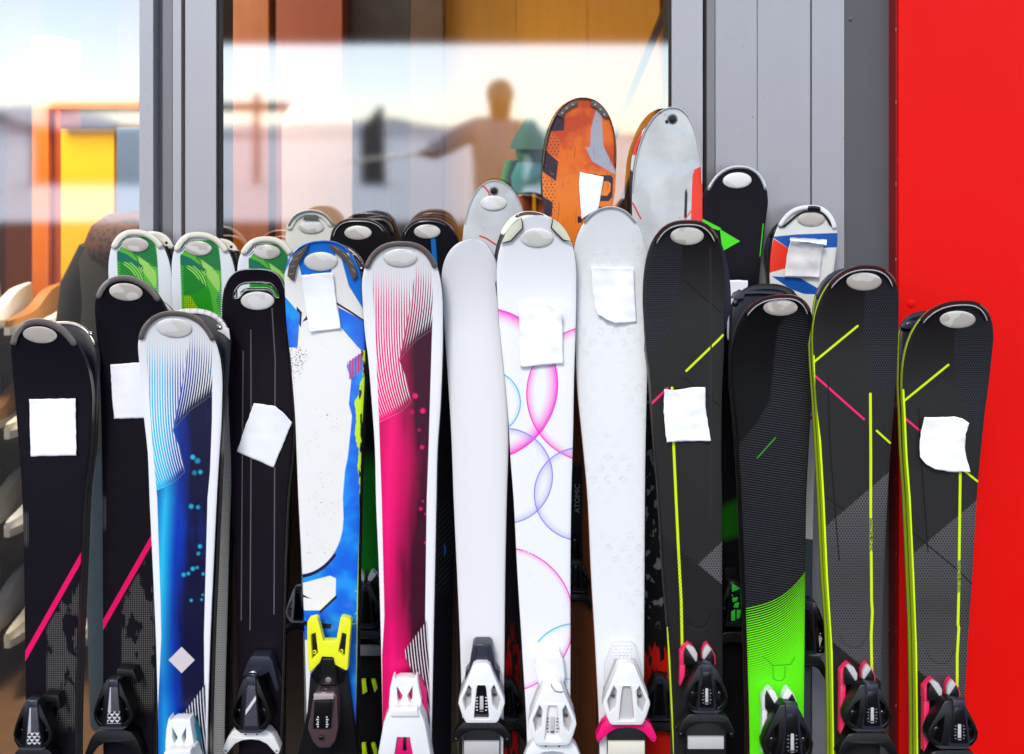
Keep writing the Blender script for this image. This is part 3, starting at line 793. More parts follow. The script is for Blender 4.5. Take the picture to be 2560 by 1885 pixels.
# ================================================================ prints on the skis
def hexd(g, p, ox=0.0, oy=0.0):
    q = p * 1.732; out = None
    for k in (0, 1):
        ax = (((g.x + ox) / p + 0.5 * k + 100).fr() - 0.5) * p; ay = (((g.y + oy) / q + 0.5 * k + 100).fr() - 0.5) * q
        d = (ax * ax + ay * ay).sqrt(); out = d if out is None else out.mn(d)
    return out
def grid_dots(g, p, r):
    ax = ((g.x / p + 100).fr() - 0.5) * p; ay = ((g.y / p + 100).fr() - 0.5) * p
    return (r - ax.ab().mx(ay.ab())).st(0.8)
def n2(g, sc, det=2.0, sx=1.0, sy=1.0):
    return g.noise(sc, det, vec=g.uv, stretch=(sx, sy, 1))

def print_mesh_black(name, line, blob):
    """black ski with a pink slash and a patch of pale dot mesh below it"""
    g = G(name, 0.5, 0.12)
    (x0, y0), (x1, y1) = line
    base = C(15, 10, 19)
    sp = n2(g, 900, 2); c = g.mix(base, C(30, 24, 36), (sp - 0.55).st(0.2) * 0.5)
    dx, dy = x1 - x0, y1 - y0; l = math.hypot(dx, dy)
    below = ((g.x - x0) * (-dy / l) + (g.y - y0) * (dx / l)) * (1 if dx < 0 else -1)
    below = -below if False else below
    mx = x1 + (x0 - x1) * 0.32
    rag = (n2(g, 26, 3, 1.2, .55) - 0.49 + (g.y - (y0 + y1) / 2) / 2600.0).st(0.04)
    reg = (-below - 12).st(6) * (g.x - (mx + 8)).st(5) * rag * ((blob[1] + 30) - g.y).st(30)
    hole = g.poly([(x0 - 30, y1 + 235), (x0, y1 + 195), (x0, y1 + 215), (x0 - 36, y1 + 262)], 3)
    dots = grid_dots(g, 4.6, 1.15) * reg
    left = grid_dots(g, 4.3, 1.0) * (g.x - (x1 - 10)).st(2) * ((x1 + 7) - g.x).st(3) * (g.y - (y0 - 110)).st(10) * ((y0 - 30) - g.y).st(20) * 0.45
    c = g.stack(c, (dots * 0.6, C(150, 146, 140)), (left, C(170, 168, 166)), (g.seg(x0 + 12, y0 - 20, x1 - 10, y1 + 17, 13), C(236, 16, 100)))
    return g.done(c, 0.05, 1600, bump=.5, bscale=900, hd=.0003)

def print_wave(name, ox, oy, dark, mid, bright, glow, left, right, dots, diamond=None):
    """white carving ski with a curved pin-stripe fade into solid colour; origin at the badge"""
    g = G(name, 0.36, 0.3)
    X = g.x - ox; Y = g.y - oy
    xl = g.pwl(g.y, left); xr = g.pwl(g.y, right)
    inner = (g.x - xl).st(1.6) * (xr - g.x).st(1.6)
    # left bundle of lines drifts right towards its lower end
    ty = ((Y - 120) / 320).mx(0.0)
    wl = X - ty * ty * ty * 62.0
    lm = ((wl / 6.4).fr() - 0.5).ab() * 2.0
    tr = ((Y - 40) / 230).mx(0.0)
    wr = X + tr * tr * 34.0
    rm = ((wr / 6.1).fr() - 0.5).ab() * 2.0
    # split between bundles: a slanting edge
    split = g.pwl(Y, [(0, 42), (130, 22), (256, -3), (300, 14), (420, 40)])
    bnd = g.pwl(X, [(-40, 300), (-2, 256), (15, 233), (42, 204), (66, 188), (90, 170)])
    isr = (X - split).st(1.6) * (g.pwl(X, [(-40, 300), (-2, 256), (15, 233), (42, 204), (66, 188), (90, 170)]) - Y).st(1.5)
    low = g.pwl(X, [(-70, 418), (-55, 412), (0, 385), (38, 350), (60, 310)])
    isl = (split - X).st(1.6) * (low - Y).st(1.5)
    fade = g.pwl(Y, [(10, 0.0), (150, 0.45), (270, 0.62), (400, 0.74)])
    # right bundle fades in higher up than the left one
    fr_ = g.pwl(Y - X * 0.9, [(-95, 0.0), (60, 0.5), (190, 0.8), (235, 1.05)])
    fl_ = g.pwl(Y - X * 0.25, [(10, 0.0), (140, 0.5), (340, 0.7), (400, .85)])
    fr_ = fr_.mx(1.1 - (bnd - Y) / 55.0) * ((Y + 60) / 120.0).cl(); fl_ = fl_.mx(1.15 - (low - Y) / 60.0)
    lines_r = (fr_ - rm).st(0.22) * (fr_ * 3).cl(); lines_l = (fl_ - lm).st(0.22) * (fl_ * 3).cl()
    deep = (X / 70.0 + 0.35).cl()
    glowx = (Y / 150.0).sin() * 9.0 - 24.0
    gl = (1.0 - ((X - glowx) / 34.0).ab()).cl().pw(1.6) * g.pwl(Y, [(330, 0.1), (430, 0.8), (640, 1.0), (900, 0.25), (1080, 0.8)])
    sh = n2(g, 7, 3, 3.0, .35)
    dsh = g.pwl(Y, [(200, .15), (400, -.05), (500, -.35), (620, -.1), (740, .2), (880, .25), (1000, -.05), (1200, -.2)])
    body = g.mix(mid, dark, (deep * 1.1 + (sh - 0.5) * 1.5 + (n2(g, 30, 4, 2, .4) - .5) * .4 + dsh).cl())
    body = g.mix(body, bright, (1.0 - ((X + 22) / 50.0).ab()).cl() * (Y - 400).st(160) * (.8 - (sh - .5) * 1.6 - dsh * .8).cl())
    body = g.mix(body, glow, (gl * 1.2).cl())
    lc = g.mix(g.mix(glow, mid, (X / 40.0 + 0.7).cl()), dark, (X / 90.0 + ((Y - 250) / 500.0).mx((.62 - (bnd - Y) / 110.0) * (X - split).st(2))).cl())
    solid = ((split - X).st(1) * (Y - low).st(1.5)).mx((X - split).st(1) * (Y - bnd).st(1.5)).mx((1.0 - isl.mx(isr)).cl() * (Y - 230).st(10))
    c = C(243, 241, 243)
    c = g.mix(c, lc, (lines_l * isl).mx(lines_r * isr) * inner)
    c = g.mix(c, body, solid * inner)
    for (dx, dy, r, k) in dots:
        c = g.mix(c, glow, g.disc(dx, dy, r * .8, 5) * k * inner)
    # fine white arcs low on the right
    q = X + ((Y - 900) / 200.0).mx(0.0).pw(1.6) * -22.0
    ln = (((q / 7.2).fr() - 0.5).ab() - 0.36).st(0.12)
    lr = (X - (g.pwl(Y, [(890, 70), (965, 8), (1000, 14), (1080, 52), (1250, 70)]))).st(3) * (xr + 4 - g.x).st(2)
    lr = lr * (Y - (985 - (X - 8) * 1.35)).st(6)
    c = g.mix(c, dark, lr * 0.9); c = g.mix(c, C(240, 236, 240), ln * lr)
    if diamond:
        dx, dy, r = diamond
        c = g.mix(c, C(214, 204, 206), (r - ((g.x - dx).ab() + (g.y - dy).ab())).st(1.4))
    return g.done(c, 0.035, 1800)

def print_blue_white():
    g = G('blue_and_white_ski_print', 0.3, coat=0.2)
    wh = C(243, 240, 236); bl = C(22, 128, 232); bl2 = C(20, 92, 225); bl3 = C(40, 160, 245); ink = C(34, 16, 46)
    nb = n2(g, 16, 2); blue = g.mix(bl, bl2, (nb - 0.52).st(0.12) * .7); blue = g.mix(blue, bl3, (0.42 - nb).st(0.12) * .7)
    y = g.y; x = g.x
    tipb = g.poly([(735, 590), (905, 590), (862, 640), (745, 640)]).mx(g.poly([(742, 636), (832, 636), (828, 690), (754, 690)])).mx(g.poly([(690, 590), (750, 590), (724, 655), (704, 700)])).mx(g.poly([(860, 590), (930, 590), (930, 720), (880, 660)]))
    c = g.mix(wh, C(24, 118, 222), tipb)
    c = g.mix(c, wh, g.poly([(838, 632), (852, 640), (884, 745), (838, 700)]))
    c = g.mix(c, C(24, 118, 222), g.poly([(852, 640), (925, 650), (925, 800), (872, 715)]))
    c = g.mix(c, ink, g.poly([(700, 722), (714, 735), (755, 781), (749, 873), (743, 873), (742, 800)]))
    c = g.mix(c, blue, g.poly([(700, 730), (712, 741), (750, 785), (744, 869), (700, 869)]))
    c = g.mix(c, ink, g.path([(841, 758), (880, 782), (915, 806)], 5))
    c = g.mix(c, blue, g.poly([(845, 766), (880, 786), (930, 812), (930, 900), (893, 866), (852, 818)]))
    c = g.mix(c, ink, g.poly([(755, 805), (768, 788), (772, 798)])); 
    # speckle
    sp = (n2(g, 190, 1) - g.pwl(y, [(835, .66), (880, .58), (920, .56), (950, .64)])).st(0.03) * (771 - x - (y - 890).ab() * .45).st(12) * (y - 868).st(8)
    c = g.mix(c, ink, sp * .7)
    # lower right field
    bx = g.pwl(y, [(880, 905), (900, 880), (915, 866), (950, 878), (1010, 872), (1040, 880), (1140, 870), (1180, 862), (1245, 857), (1300, 859)])
    ell = (g.dist(744, 1300, 114, 136) - 1.0) * 110
    low = (x - bx).st(2) * (1300 - y).st(1) + ell.st(2) * (y - 1300).st(1)
    low = low * (y - 885).st(2)
    c = g.mix(c, blue, low.cl() )
    c = g.mix(c, ink, (5 - (ell - 4).ab() * 1.6).st(2) * (y - 1385).st(2) * (852 - x).st(4))
    P1 = g.poly([(740, 1462), (825, 1439), (840, 1446), (839, 1489), (800, 1526), (740, 1526)])
    c = g.mix(c, ink, g.poly([(840, 1486), (843, 1494), (800, 1534), (796, 1522)]))
    c = g.mix(c, wh, P1)
    c = g.mix(c, wh, g.poly([(740, 1515), (800, 1522), (797, 1552), (829, 1543), (829, 1562), (740, 1548)]))
    c = g.mix(c, ink, g.poly([(740, 1550), (829, 1560), (827, 1573), (740, 1561)]))
    c = g.mix(c, ink, g.poly([(757, 1486), (778, 1497), (757, 1493)]))
    c = g.mix(c, wh, (776 - x - (y - 1700).ab() * .02).st(2) * (y - 1600).st(4))
    # tone marks on the white
    hb = (n2(g, 200, 1) - .70).st(.02) * (n2(g, 12, 1) - .55).st(.08)
    c = g.mix(c, ink, hb * (850 - x).st(6) * (x - 762).st(6) * (y - 1020).st(5) * (1390 - y).st(5) * 0.8)
    # acid strip on the right
    strip = (x - g.pwl(y, [(870, 902), (950, 906), (1000, 888), (1200, 896), (1300, 899), (1500, 892), (1900, 890)]) - (n2(g, 18, 3) - .5) * 30 * (1250 - y).st(30)).st(2) * (y - 876).st(2)
    c = g.mix(c, LIMEC, strip)
    nn = n2(g, 30, 2, 2, .6)
    c = g.mix(c, ink, strip * (nn - .52).st(.03) * (x - 897).st(2))
    c = g.mix(c, C(200, 40, 110), g.poly([(868, 905), (905, 880), (905, 925), (872, 950)]) * (((x / 7).fr() - .5).ab() - .2).st(.2))
    c = g.mix(c, LIMEC, g.path([(880, 1560), (900, 1558)], 2).mx(g.path([(888, 1535), (893, 1530), (901, 1532)], 2)).mx(g.path([(888, 1478), (898, 1476), (898, 1488)], 2)))
    return g.done(c, 0.03, 1800)
LIMEC = C(205, 245, 20)

def print_rings():
    g = G('white_ring_ski_print', 0.3, coat=0.2)
    c = C(246, 245, 248)
    mg = C(250, 30, 200); vi = C(150, 130, 235); cy = C(60, 180, 240)
    def ring(c, cx, cy_, r, wd, k, clip=None, inner=True, amt=1.0):
        d = g.dist(cx, cy_)
        grad = (1.0 - (r - d) / wd).cl() if inner else (1.0 - (d - r) / wd).cl()
        edge = (r - d).st(1.2) if inner else (d - r).st(1.2)
        m = edge * grad.pw(1.4) * amt
        line = (1.6 - (d - r).ab()).st(1.0)
        m = m.mx(line)
        if clip is not None: m = m * clip
        return g.mix(c, k, m)
    up = (1400 - g.y).st(4)
    d5 = g.dist(1487, 985)
    # the big upper ring: a thick band, thin where it leaves the lens
    c = ring(c, 1203, 960, 191, 34, mg, (g.y - 700).st(2))
    c = ring(c, 1487, 985, 170, 22, mg, (g.y - 790).st(2), True, 0.75)
    c = ring(c, 1222, 1006, 79, 12, cy, None, True, 0.4)
    c = ring(c, 1262, 1190, 119, 20, vi, (g.y - 1040).st(2), True, 0.5)
    c = ring(c, 1452, 1235, 116, 20, vi, None, True, 0.45)
    c = ring(c, 1252, 1550, 182, 14, mg, (g.y - 1340).st(2) * (g.x - 1290).st(2), True, 0.5)
    c = ring(c, 1440, 1680, 121, 12, cy, (g.x - 1345).st(2) * (1640 - g.y).st(2), True, 0.3)
    c = g.mix(c, cy, g.seg(1412, 1697, 1430, 1698, 3) * .7)
    return g.done(c, 0.02, 1500)

def print_floral(name='white_floral_embossed_print'):
    g = G(name, 0.38, coat=0.1)
    p = 38.0; out = None
    for k in (0, 1):
        ax = ((g.x / p + .5 * k + 100).fr() - .5) * p; ay = ((g.y / (p * 1.5) + .5 * k + 100).fr() - .5) * p * 1.5
        r = (ax * ax + ay * ay).sqrt()
        n = g.t.nodes.new('ShaderNodeMath'); n.operation = 'ARCTAN2'
        g.t.links.new(ay.v, n.inputs[0]); g.t.links.new(ax.v, n.inputs[1])
        an = (E(g, n.outputs[0]) * 9.0).sin()
        m = (an - 0.35).st(0.5) * (r - 4).st(1.5) * (11 - r).st(1.5)
        out = m if out is None else out.mx(m)
    fade = (n2(g, 9, 2) - .5).st(.2) * (n2(g, 90, 2) - .47).st(.1)
    out = out * fade * (1640 - g.y).st(200) * (g.y - 560).st(60)
    c = g.mix(C(242, 242, 242), C(222, 222, 223), out * 0.35)
    spk = (n2(g, 260, 1) - .72).st(.02) * .4
    c = g.mix(c, C(190, 188, 186), spk)
    return g.done(c, 0.02, 1500, height=out, hd=.0004)

def print_dark(name, marks, curve, side, meshline, low):
    """charcoal ski with honeycomb panels and neon strokes"""
    g = G(name, 0.45, 0.18)
    base = g.mix(C(36, 35, 35), C(44, 43, 42), n2(g, 5, 2))
    top = marks['top']
    base = g.mix(base, C(27, 22, 23), (top + 130 - g.y).st(160))
    hx = hexd(g, 6.2)
    cv = g.pwl(g.y, curve)
    reg = (cv - g.x if side < 0 else g.x - cv).st(2)
    c = g.mix(base, C(17, 16, 18), reg * .9)
    c = g.mix(c, C(70, 70, 80), reg * (1.9 - hx).st(0.9) * .75)
    # pale mesh below a slanting line
    a, b = meshline; ex, ey = b[0] - a[0], b[1] - a[1]; l = math.hypot(ex, ey)
    d1 = -((g.x - a[0]) * (-ey / l) + (g.y - a[1]) * (ex / l))
    a2, b2 = low; ex, ey = b2[0] - a2[0], b2[1] - a2[1]; l = math.hypot(ex, ey)
    d2 = -((g.x - a2[0]) * (-ey / l) + (g.y - a2[1]) * (ex / l))
    m = d1.st(2) * d2.st(2)
    h2 = hexd(g, 7.2)
    shade = g.pwl(g.y, [(a[1] - 60, 1.0), (a[1] + 260, 0.45), (low[0][1] + 100, 0.7)]) if marks.get('wide') else 0.9
    cell = (h2 - 2.1).st(0.9)
    c = g.mix(c, C(38, 37, 38), m)
    c = g.mix(c, C(100, 98, 100), m * cell * shade)
    dk = 1.0 - d2.st(2)
    c = g.mix(c, C(27, 25, 26), dk); c = g.mix(c, C(62, 62, 64), dk * (1.4 - hx).st(.9) * .55)
    for pts, k, wd in marks['lines']:
        c = g.mix(c, k, g.path(pts, wd))
    if marks.get('dotline'):
        pts, k, wd = marks['dotline']; c = g.mix(c, k, g.path(pts, wd) * (hx - 1.0).st(0.8))
    for pts, k, wd in marks.get('margin', []): c = g.mix(c, k, g.path(pts, wd, 1.0))
    # embossed folds
    h = g.path(marks['folds'], 5, 6) * -.4 if marks.get('folds') else None
    if marks.get('folds'): c = g.mix(c, C(18, 16, 17), g.path(marks['folds'], 4, 6) * .3)
    return g.done(c, 0.05, 1800, height=h, hd=.0012)

def print_green_fade():
    g = G('black_to_green_ski_print', 0.45, 0.16)
    x, y = g.x, g.y
    blk = C(13, 12, 15); gr = C(98, 242, 20); gr2 = C(128, 250, 20)
    q = (x - 1868) / 145.0; crv = 1518 - q * 30 - q.mx(0.0).pw(3.0) * 60
    v = y - crv
    edge = (x - 1850).st(4)
    f = (v / 6.0).fr(); th = g.pwl(v, [(-6, 0.22), (60, 0.5), (130, 0.75), (195, 1.04)])
    tri = (f - .5).ab() * 2
    gm = (th - tri).st(.18) * v.st(3)
    # thin grey hairlines above
    u = y - x * 0.16
    hl = (0.10 - ((u / 6.2).fr() - .5).ab()).st(.08)
    rg = (x - g.pwl(y, [(740, 2000), (820, 1945), (900, 1935), (1000, 1925), (1060, 1890), (1120, 1840), (1200, 1830)])).st(6) * (-v).st(2) * (y - 790).st(60)
    c = g.mix(blk, C(84, 84, 92), hl * rg * .75)
    c = g.mix(c, g.mix(gr2, gr, (v / 180).cl()), gm)
    c = g.mix(c, C(70, 180, 40), g.seg(1893, 1145, 1939, 1094, 2.5) * .8)
    em = g.path([(1908, 1643), (1932, 1665), (1960, 1664), (1978, 1662), (1987, 1645)], 3, 3).mx(g.path([(1932, 1665), (1934, 1698), (1944, 1703), (1956, 1702), (1962, 1695), (1964, 1664)], 3, 3))
    c = g.mix(c, C(60, 190, 16), em * .7)
    return g.done(c, 0.035, 1500, height=em * -1.0, hd=.0008)

def print_pinline():
    g = G('black_pinline_ski_print', 0.45, 0.14)
    c = g.mix(C(20, 13, 22), C(26, 18, 28), n2(g, 4, 1))
    m = g.path([(608, 877), (605, 1245), (603, 1550)], 2.6).mx(g.path([(627, 825), (628, 1100), (625, 1575)], 2.6)).mx(g.path([(680, 771), (688, 900), (687, 1100), (685, 1535)], 2.6))
    c = g.mix(c, C(104, 98, 104), m)
    return g.done(c, .05, 1500, bump=.4, bscale=1200, hd=.0002)

def print_green_white(name, ox, oy):
    """white ski with layered green fans; origin at the badge"""
    g = G(name, 0.34, coat=.1)
    X, Y = g.x - ox, g.y - oy
    wh = C(232, 234, 236)
    def fan(cx, cy, p, f=.5, sx=1., sy=1.):
        d = g.dist(ox + cx, oy + cy, sx, sy); return (f - (((d / p).fr() - .5).ab() * 2)).st(.2)
    P = lambda pts: g.poly([(ox + a, oy + b) for a, b in pts])
    c = wh
    inner = (X + 47).st(2) * (54 + Y * .05 - X).st(2)
    c = g.mix(c, C(84, 184, 52), P([(-46, 20), (-16, -20), (50, -22), (58, 60), (54, 260), (-38, 260)]))
    c = g.mix(c, C(36, 140, 60), P([(-16, -18), (45, -20), (58, 58), (44, 62), (10, 50), (-8, 20), (-35, 4)]))
    c = g.mix(c, C(16, 92, 60), P([(-16, -18), (45, -20), (60, 58), (10, 50), (-5, 25)]) * fan(60, -30, 5.4, .45))
    c = g.mix(c, C(160, 214, 100), P([(-8, 30), (10, 22), (30, 44), (50, 58), (56, 110), (60, 160), (30, 130), (14, 60)]))
    c = g.mix(c, C(30, 150, 20), P([(-37, 30), (0, 45), (26, 85), (30, 110), (50, 160), (60, 260), (-37, 260)]))
    c = g.mix(c, C(12, 110, 84), P([(-45, 14), (-20, 24), (18, 52), (24, 64), (-15, 50), (-45, 45)]))
    c = g.mix(c, C(10, 112, 50), P([(-45, 40), (20, 52), (22, 95), (-10, 112), (-38, 118)]) * fan(-60, 10, 6.0, .5))
    c = g.mix(c, C(150, 220, 90), P([(-35, 42), (-10, 44), (16, 62), (20, 96), (-20, 58)]) * fan(-60, 110, 6.0, .5))
    c = g.mix(c, C(20, 112, 90), P([(44, 130), (60, 70), (64, 120), (60, 180)]) * fan(20, 260, 5.6, .45))
    c = g.mix(c, C(200, 224, 30), P([(-37, 118), (-20, 118), (6, 160), (-37, 160)]) * grid_dots(g, 4.6, 1.4))
    c = g.mix(c, C(30, 60, 70), P([(-48, -10), (-30, -20), (-18, -20), (-36, 10), (-48, 8)]) * fan(-90, -40, 5.4, .35))
    c = g.mix(wh, c, inner)
    c = g.mix(c, g.mix(C(120, 122, 124), C(160, 160, 160), (hexd(g, 7) - 2).st(1)), (Y - 360).st(10))
    return g.done(c, .03, 1500)

def print_orange():
    g = G('orange_freeride_ski_print', .4)
    n = n2(g, 14, 4)
    orr = g.mix(C(236, 108, 8), C(200, 66, 14), (n - .52).st(.14) * (470 - g.y).st(80))
    ink = C(42, 26, 44); gy = C(168, 170, 182)
    c = orr
    c = g.mix(c, C(240, 128, 20), (g.y - 430).st(40) * .7)
    c = g.mix(c, gy, g.poly([(1482, 262), (1502, 268), (1509, 372), (1464, 374), (1478, 320)], 3).mx(g.poly([(1464, 368), (1509, 366), (1545, 440), (1480, 403)], 3)) * ((n2(g, 160, 2) - .66).st(.02) * -.8 + 1))
    c = g.mix(c, ink, g.poly([(1350, 330), (1390, 280), (1412, 298), (1407, 350), (1380, 328)], 2))
    band = g.poly([(1350, 318), (1380, 330), (1402, 350), (1396, 395), (1350, 372)], 3)
    band2 = g.poly([(1350, 430), (1390, 452), (1392, 545), (1350, 500)], 3)
    dots = (1.7 - hexd(g, 9.5)).st(1)
    c = g.mix(c, C(216, 90, 20), band); c = g.mix(c, ink, band.mx(band2) * dots)
    c = g.mix(c, ink, g.poly([(1350, 366), (1366, 378), (1396, 404), (1390, 453), (1366, 436), (1350, 424)], 2) * ((n2(g, 70, 3) - .64).st(.03) * -1 + 1))
    c = g.mix(c, ink, g.poly([(1350, 486), (1382, 506), (1380, 540), (1350, 545)], 2))
    # big letter shape beside the tag
    c = g.mix(c, ink, g.poly([(1500, 438), (1528, 438), (1533, 446), (1531, 492), (1522, 503), (1494, 503), (1494, 438)]))
    c = g.mix(c, C(244, 132, 20), g.poly([(1494, 453), (1520, 453), (1527, 459), (1526, 478), (1518, 489), (1494, 489)]))
    c = g.mix(c, ink, g.poly([(1494, 517), (1532, 517), (1532, 525), (1494, 525)]).mx(g.poly([(1444, 541), (1456, 541), (1455, 557), (1444, 557)])).mx(g.poly([(1474, 434), (1494, 436), (1494, 440), (1474, 438)])))
    scr = (n2(g, 60, 3, 3, .2) - .66).st(.02) * (g.y - 300).st(10)
    c = g.mix(c, C(110, 34, 20), scr * .6)
    c = g.mix(c, C(230, 190, 140), (n2(g, 120, 1) - .78).st(.01) * .6)
    c = g.mix(c, C(92, 48, 26), (g.y - 900).st(120) * .9); c = g.mix(c, C(22, 18, 20), (g.y - 1160).st(20) * (1500 - g.y).st(20) * (1456 - g.x).st(2))
    return g.done(c, .05, 1000, bump=.6, bscale=200)

def print_grime(name, cx, cy, red=True):
    g = G(name, .36)
    n = n2(g, 9, 4)
    c = g.mix(C(222, 222, 220), C(188, 188, 188), (n - .5).st(.25) * .8)
    c = g.mix(c, C(206, 214, 220), (n2(g, 20, 3) - .55).st(.1) * .6)
    c = g.mix(c, C(40, 36, 40), (n2(g, 85, 1.5) - .77).st(.012) * .9)
    c = g.mix(c, C(210, 90, 70), (n2(g, 60, 2, 1.4, 1) - .76).st(.02) * .5)
    return g, c

def print_speckle(name, a, b, t=.5, sc=70):
    g = G(name, .4)
    return g.done(g.mix(a, b, (n2(g, sc, 3, 1, .6) - t).st(.03)), .04)

def solid_print(name, k, rough=.34, coat=.15, grain=.03, spec=.4):
    g = G(name, rough, spec, coat=coat); return g.done(g.mix(k, k, 0.0), grain, 1500)

# ================================================================ bindings
def PT(cx, y0, y1, hw, pts, mir=1):
    return [(cx + u * hw * mir, y0 + v * (y1 - y0)) for u, v in (pts if mir == 1 else pts[::-1])]
SHIELD = [(-.36, .035), (-.22, 0), (.22, 0), (.36, .035), (.46, .13), (.78, .42), (.98, .61), (1, .68), (.86, .85), (.72, .97), (.6, 1),
          (-.6, 1), (-.72, .97), (-.86, .85), (-1, .68), (-.98, .61), (-.78, .42), (-.46, .13)]
SIDEHOLE = [(.54, .35), (.82, .60), (.70, .80), (.46, .67), (.42, .42)]
MID = [(-.15, .35), (.15, .35), (.2, .40), (.33, .90), (.28, .93), (-.28, .93), (-.33, .90), (-.2, .40)]
WING = [(-.38, 0), (.38, 0), (.62, .08), (.8, .3), (1, .8), (.95, 1), (.85, .98), (.55, .56), (.3, .42), (0, .38), (-.3, .42), (-.55, .56), (-.85, .98), (-.95, 1), (-1, .8), (-.8, .3), (-.62, .08)]
HULL = [(-.45, 0), (.45, 0), (.95, .5), (1, .72), (.7, 1), (-.7, 1), (-1, .72), (-.95, .5)]

def screws(s, par, pts, r=5.2, h=0.03, mat=None):
    for (x, y) in pts:
        s.oval('screw', x, y, r, r, mat or SCREW, h, h + 0.0016, par, n=14)
        s.oval('screw_recess', x, y, r * .4, r * .4, BLACKP, h + 0.0014, h + 0.0019, par, n=8)
def scale_marks(s, par, cx, y0, y1, wd, h, mat, slit=True, rows=5):
    """printed release-value scale: a clear slit with short bars both sides"""
    if slit:
        s.plate('indicator_slit', [(cx - wd * .18, y0), (cx + wd * .18, y0), (cx + wd * .2, y1), (cx - wd * .2, y1)], GREYP, h, h + .0008, bev=.4, parent=par)
        s.plate('indicator_needle', [(cx - wd * .2, y1 - 5), (cx + wd * .2, y1 - 5), (cx + wd * .2, y1 - 2), (cx - wd * .2, y1 - 2)], BLACKP, h + .001, h + .0016, bev=.2, parent=par)
    V, F = [], []
    for k in range(rows):
        yy = y0 + (y1 - y0) * (k + .5) / rows
        for sg in (-1, 1):
            a, b = cx + sg * wd * .38, cx + sg * wd * (.54 + .1 * (k % 2))
            n = len(V); V += [s.pl.P(a, yy - 1.5, h + .0007), s.pl.P(b, yy - 1.5, h + .0007), s.pl.P(b, yy + 1.3, h + .0007), s.pl.P(a, yy + 1.3, h + .0007)]
            F.append((n, n + 1, n + 2, n + 3))
    mesh_obj('release_scale', V, F, mat, par, s.base, smooth=False)

def shield_toe(s, cx, y0, y1, hw, frame, inner, window, wing=None, wingbox=None, pad=None, cap=None, scale=True, marks=None, hb=.006):
    """frame with a centre window and two side openings over an inner body"""
    par = s.plate('toe_binding', PT(cx, y0, y1, hw * .97, HULL), inner, 0.001, hb + .016, bev=2, dome=.004)
    par['label'] = 'toe piece of the ski binding'
    fr = s.plate('toe_housing', PT(cx, y0, y1, hw, SHIELD), frame, hb + .014, hb + .030,
                 holes=[PT(cx, y0, y1, hw, MID), PT(cx, y0, y1, hw, SIDEHOLE), PT(cx, y0, y1, hw, SIDEHOLE, -1)], bev=2.6, parent=par, dome=.006, res=3)
    s.plate('adjustment_window', PT(cx, y0, y1, hw * .98, MID), window, hb + .016, hb + .027, bev=1, parent=par, dome=.002)
    H = y1 - y0
    if scale: scale_marks(s, par, cx, y0 + H * .56, y0 + H * .82, hw * .42, hb + .0300, marks or PRINTW)
    screws(s, par, [(cx - hw * .56, y0 + H * .53), (cx + hw * .56, y0 + H * .53)], hw * .1, hb + .0195)
    s.oval('pivot_bolt', cx, y0 - 1, hw * .17, 4, SCREW, hb + .01, hb + .02, par, n=16)
    if cap:
        mat, yc, hc = cap
        P_ = [(-.56, .05), (-.42, 0), (.42, 0), (.56, .05), (.72, .4), (.76, .55), (1, .68), (1, 1), (-1, 1), (-1, .68), (-.76, .55), (-.72, .4)]
        c = s.plate('binding_cover', PT(cx + 2, yc, hc, hw * .74, P_), mat, .001, hb + .018, bev=3, parent=par, dome=.004, res=2)
        s.tube('cover_ridge', [(cx - hw * .22, yc + 4), (cx - hw * .26, y0 - 6)], 1.2, .001, mat, hb + .021, par)
        s.tube('cover_ridge', [(cx + hw * .27, yc + 4), (cx + hw * .3, y0 - 6)], 1.2, .001, mat, hb + .021, par)
    if wingbox:
        a, b, ww = wingbox
        wg = s.plate('toe_wing', PT(cx, a, b, ww, WING), wing, .004, hb + .014, bev=2.4, parent=par, dome=.003, res=2)
        hh = b - a
        for u, v in ((-.22, .25), (.22, .25), (-.86, .85), (.86, .85)):
            s.oval('wing_pin', cx + u * ww, a + v * hh, 3.6, 2.6, SCREW if abs(u) > .5 else BLACKP, hb + .0135, hb + .016, par, n=10)
        if pad:
            m, pw = pad
            s.plate('boot_pad', [(cx - pw, a + hh * .35), (cx + pw, a + hh * .35), (cx + pw * 1.02, 2050), (cx - pw * 1.02, 2050)], BLACKP if m is not GREYP else BLACKP, .001, .007, bev=2, parent=par)
            s.plate('glide_plate', [(cx - pw * .96, b - hh * .02), (cx + pw * .96, b - hh * .02), (cx + pw * .96, b + 34), (cx - pw * .96, b + 34)], m, .004, .011, bev=2, parent=par, dome=.001)
    return par

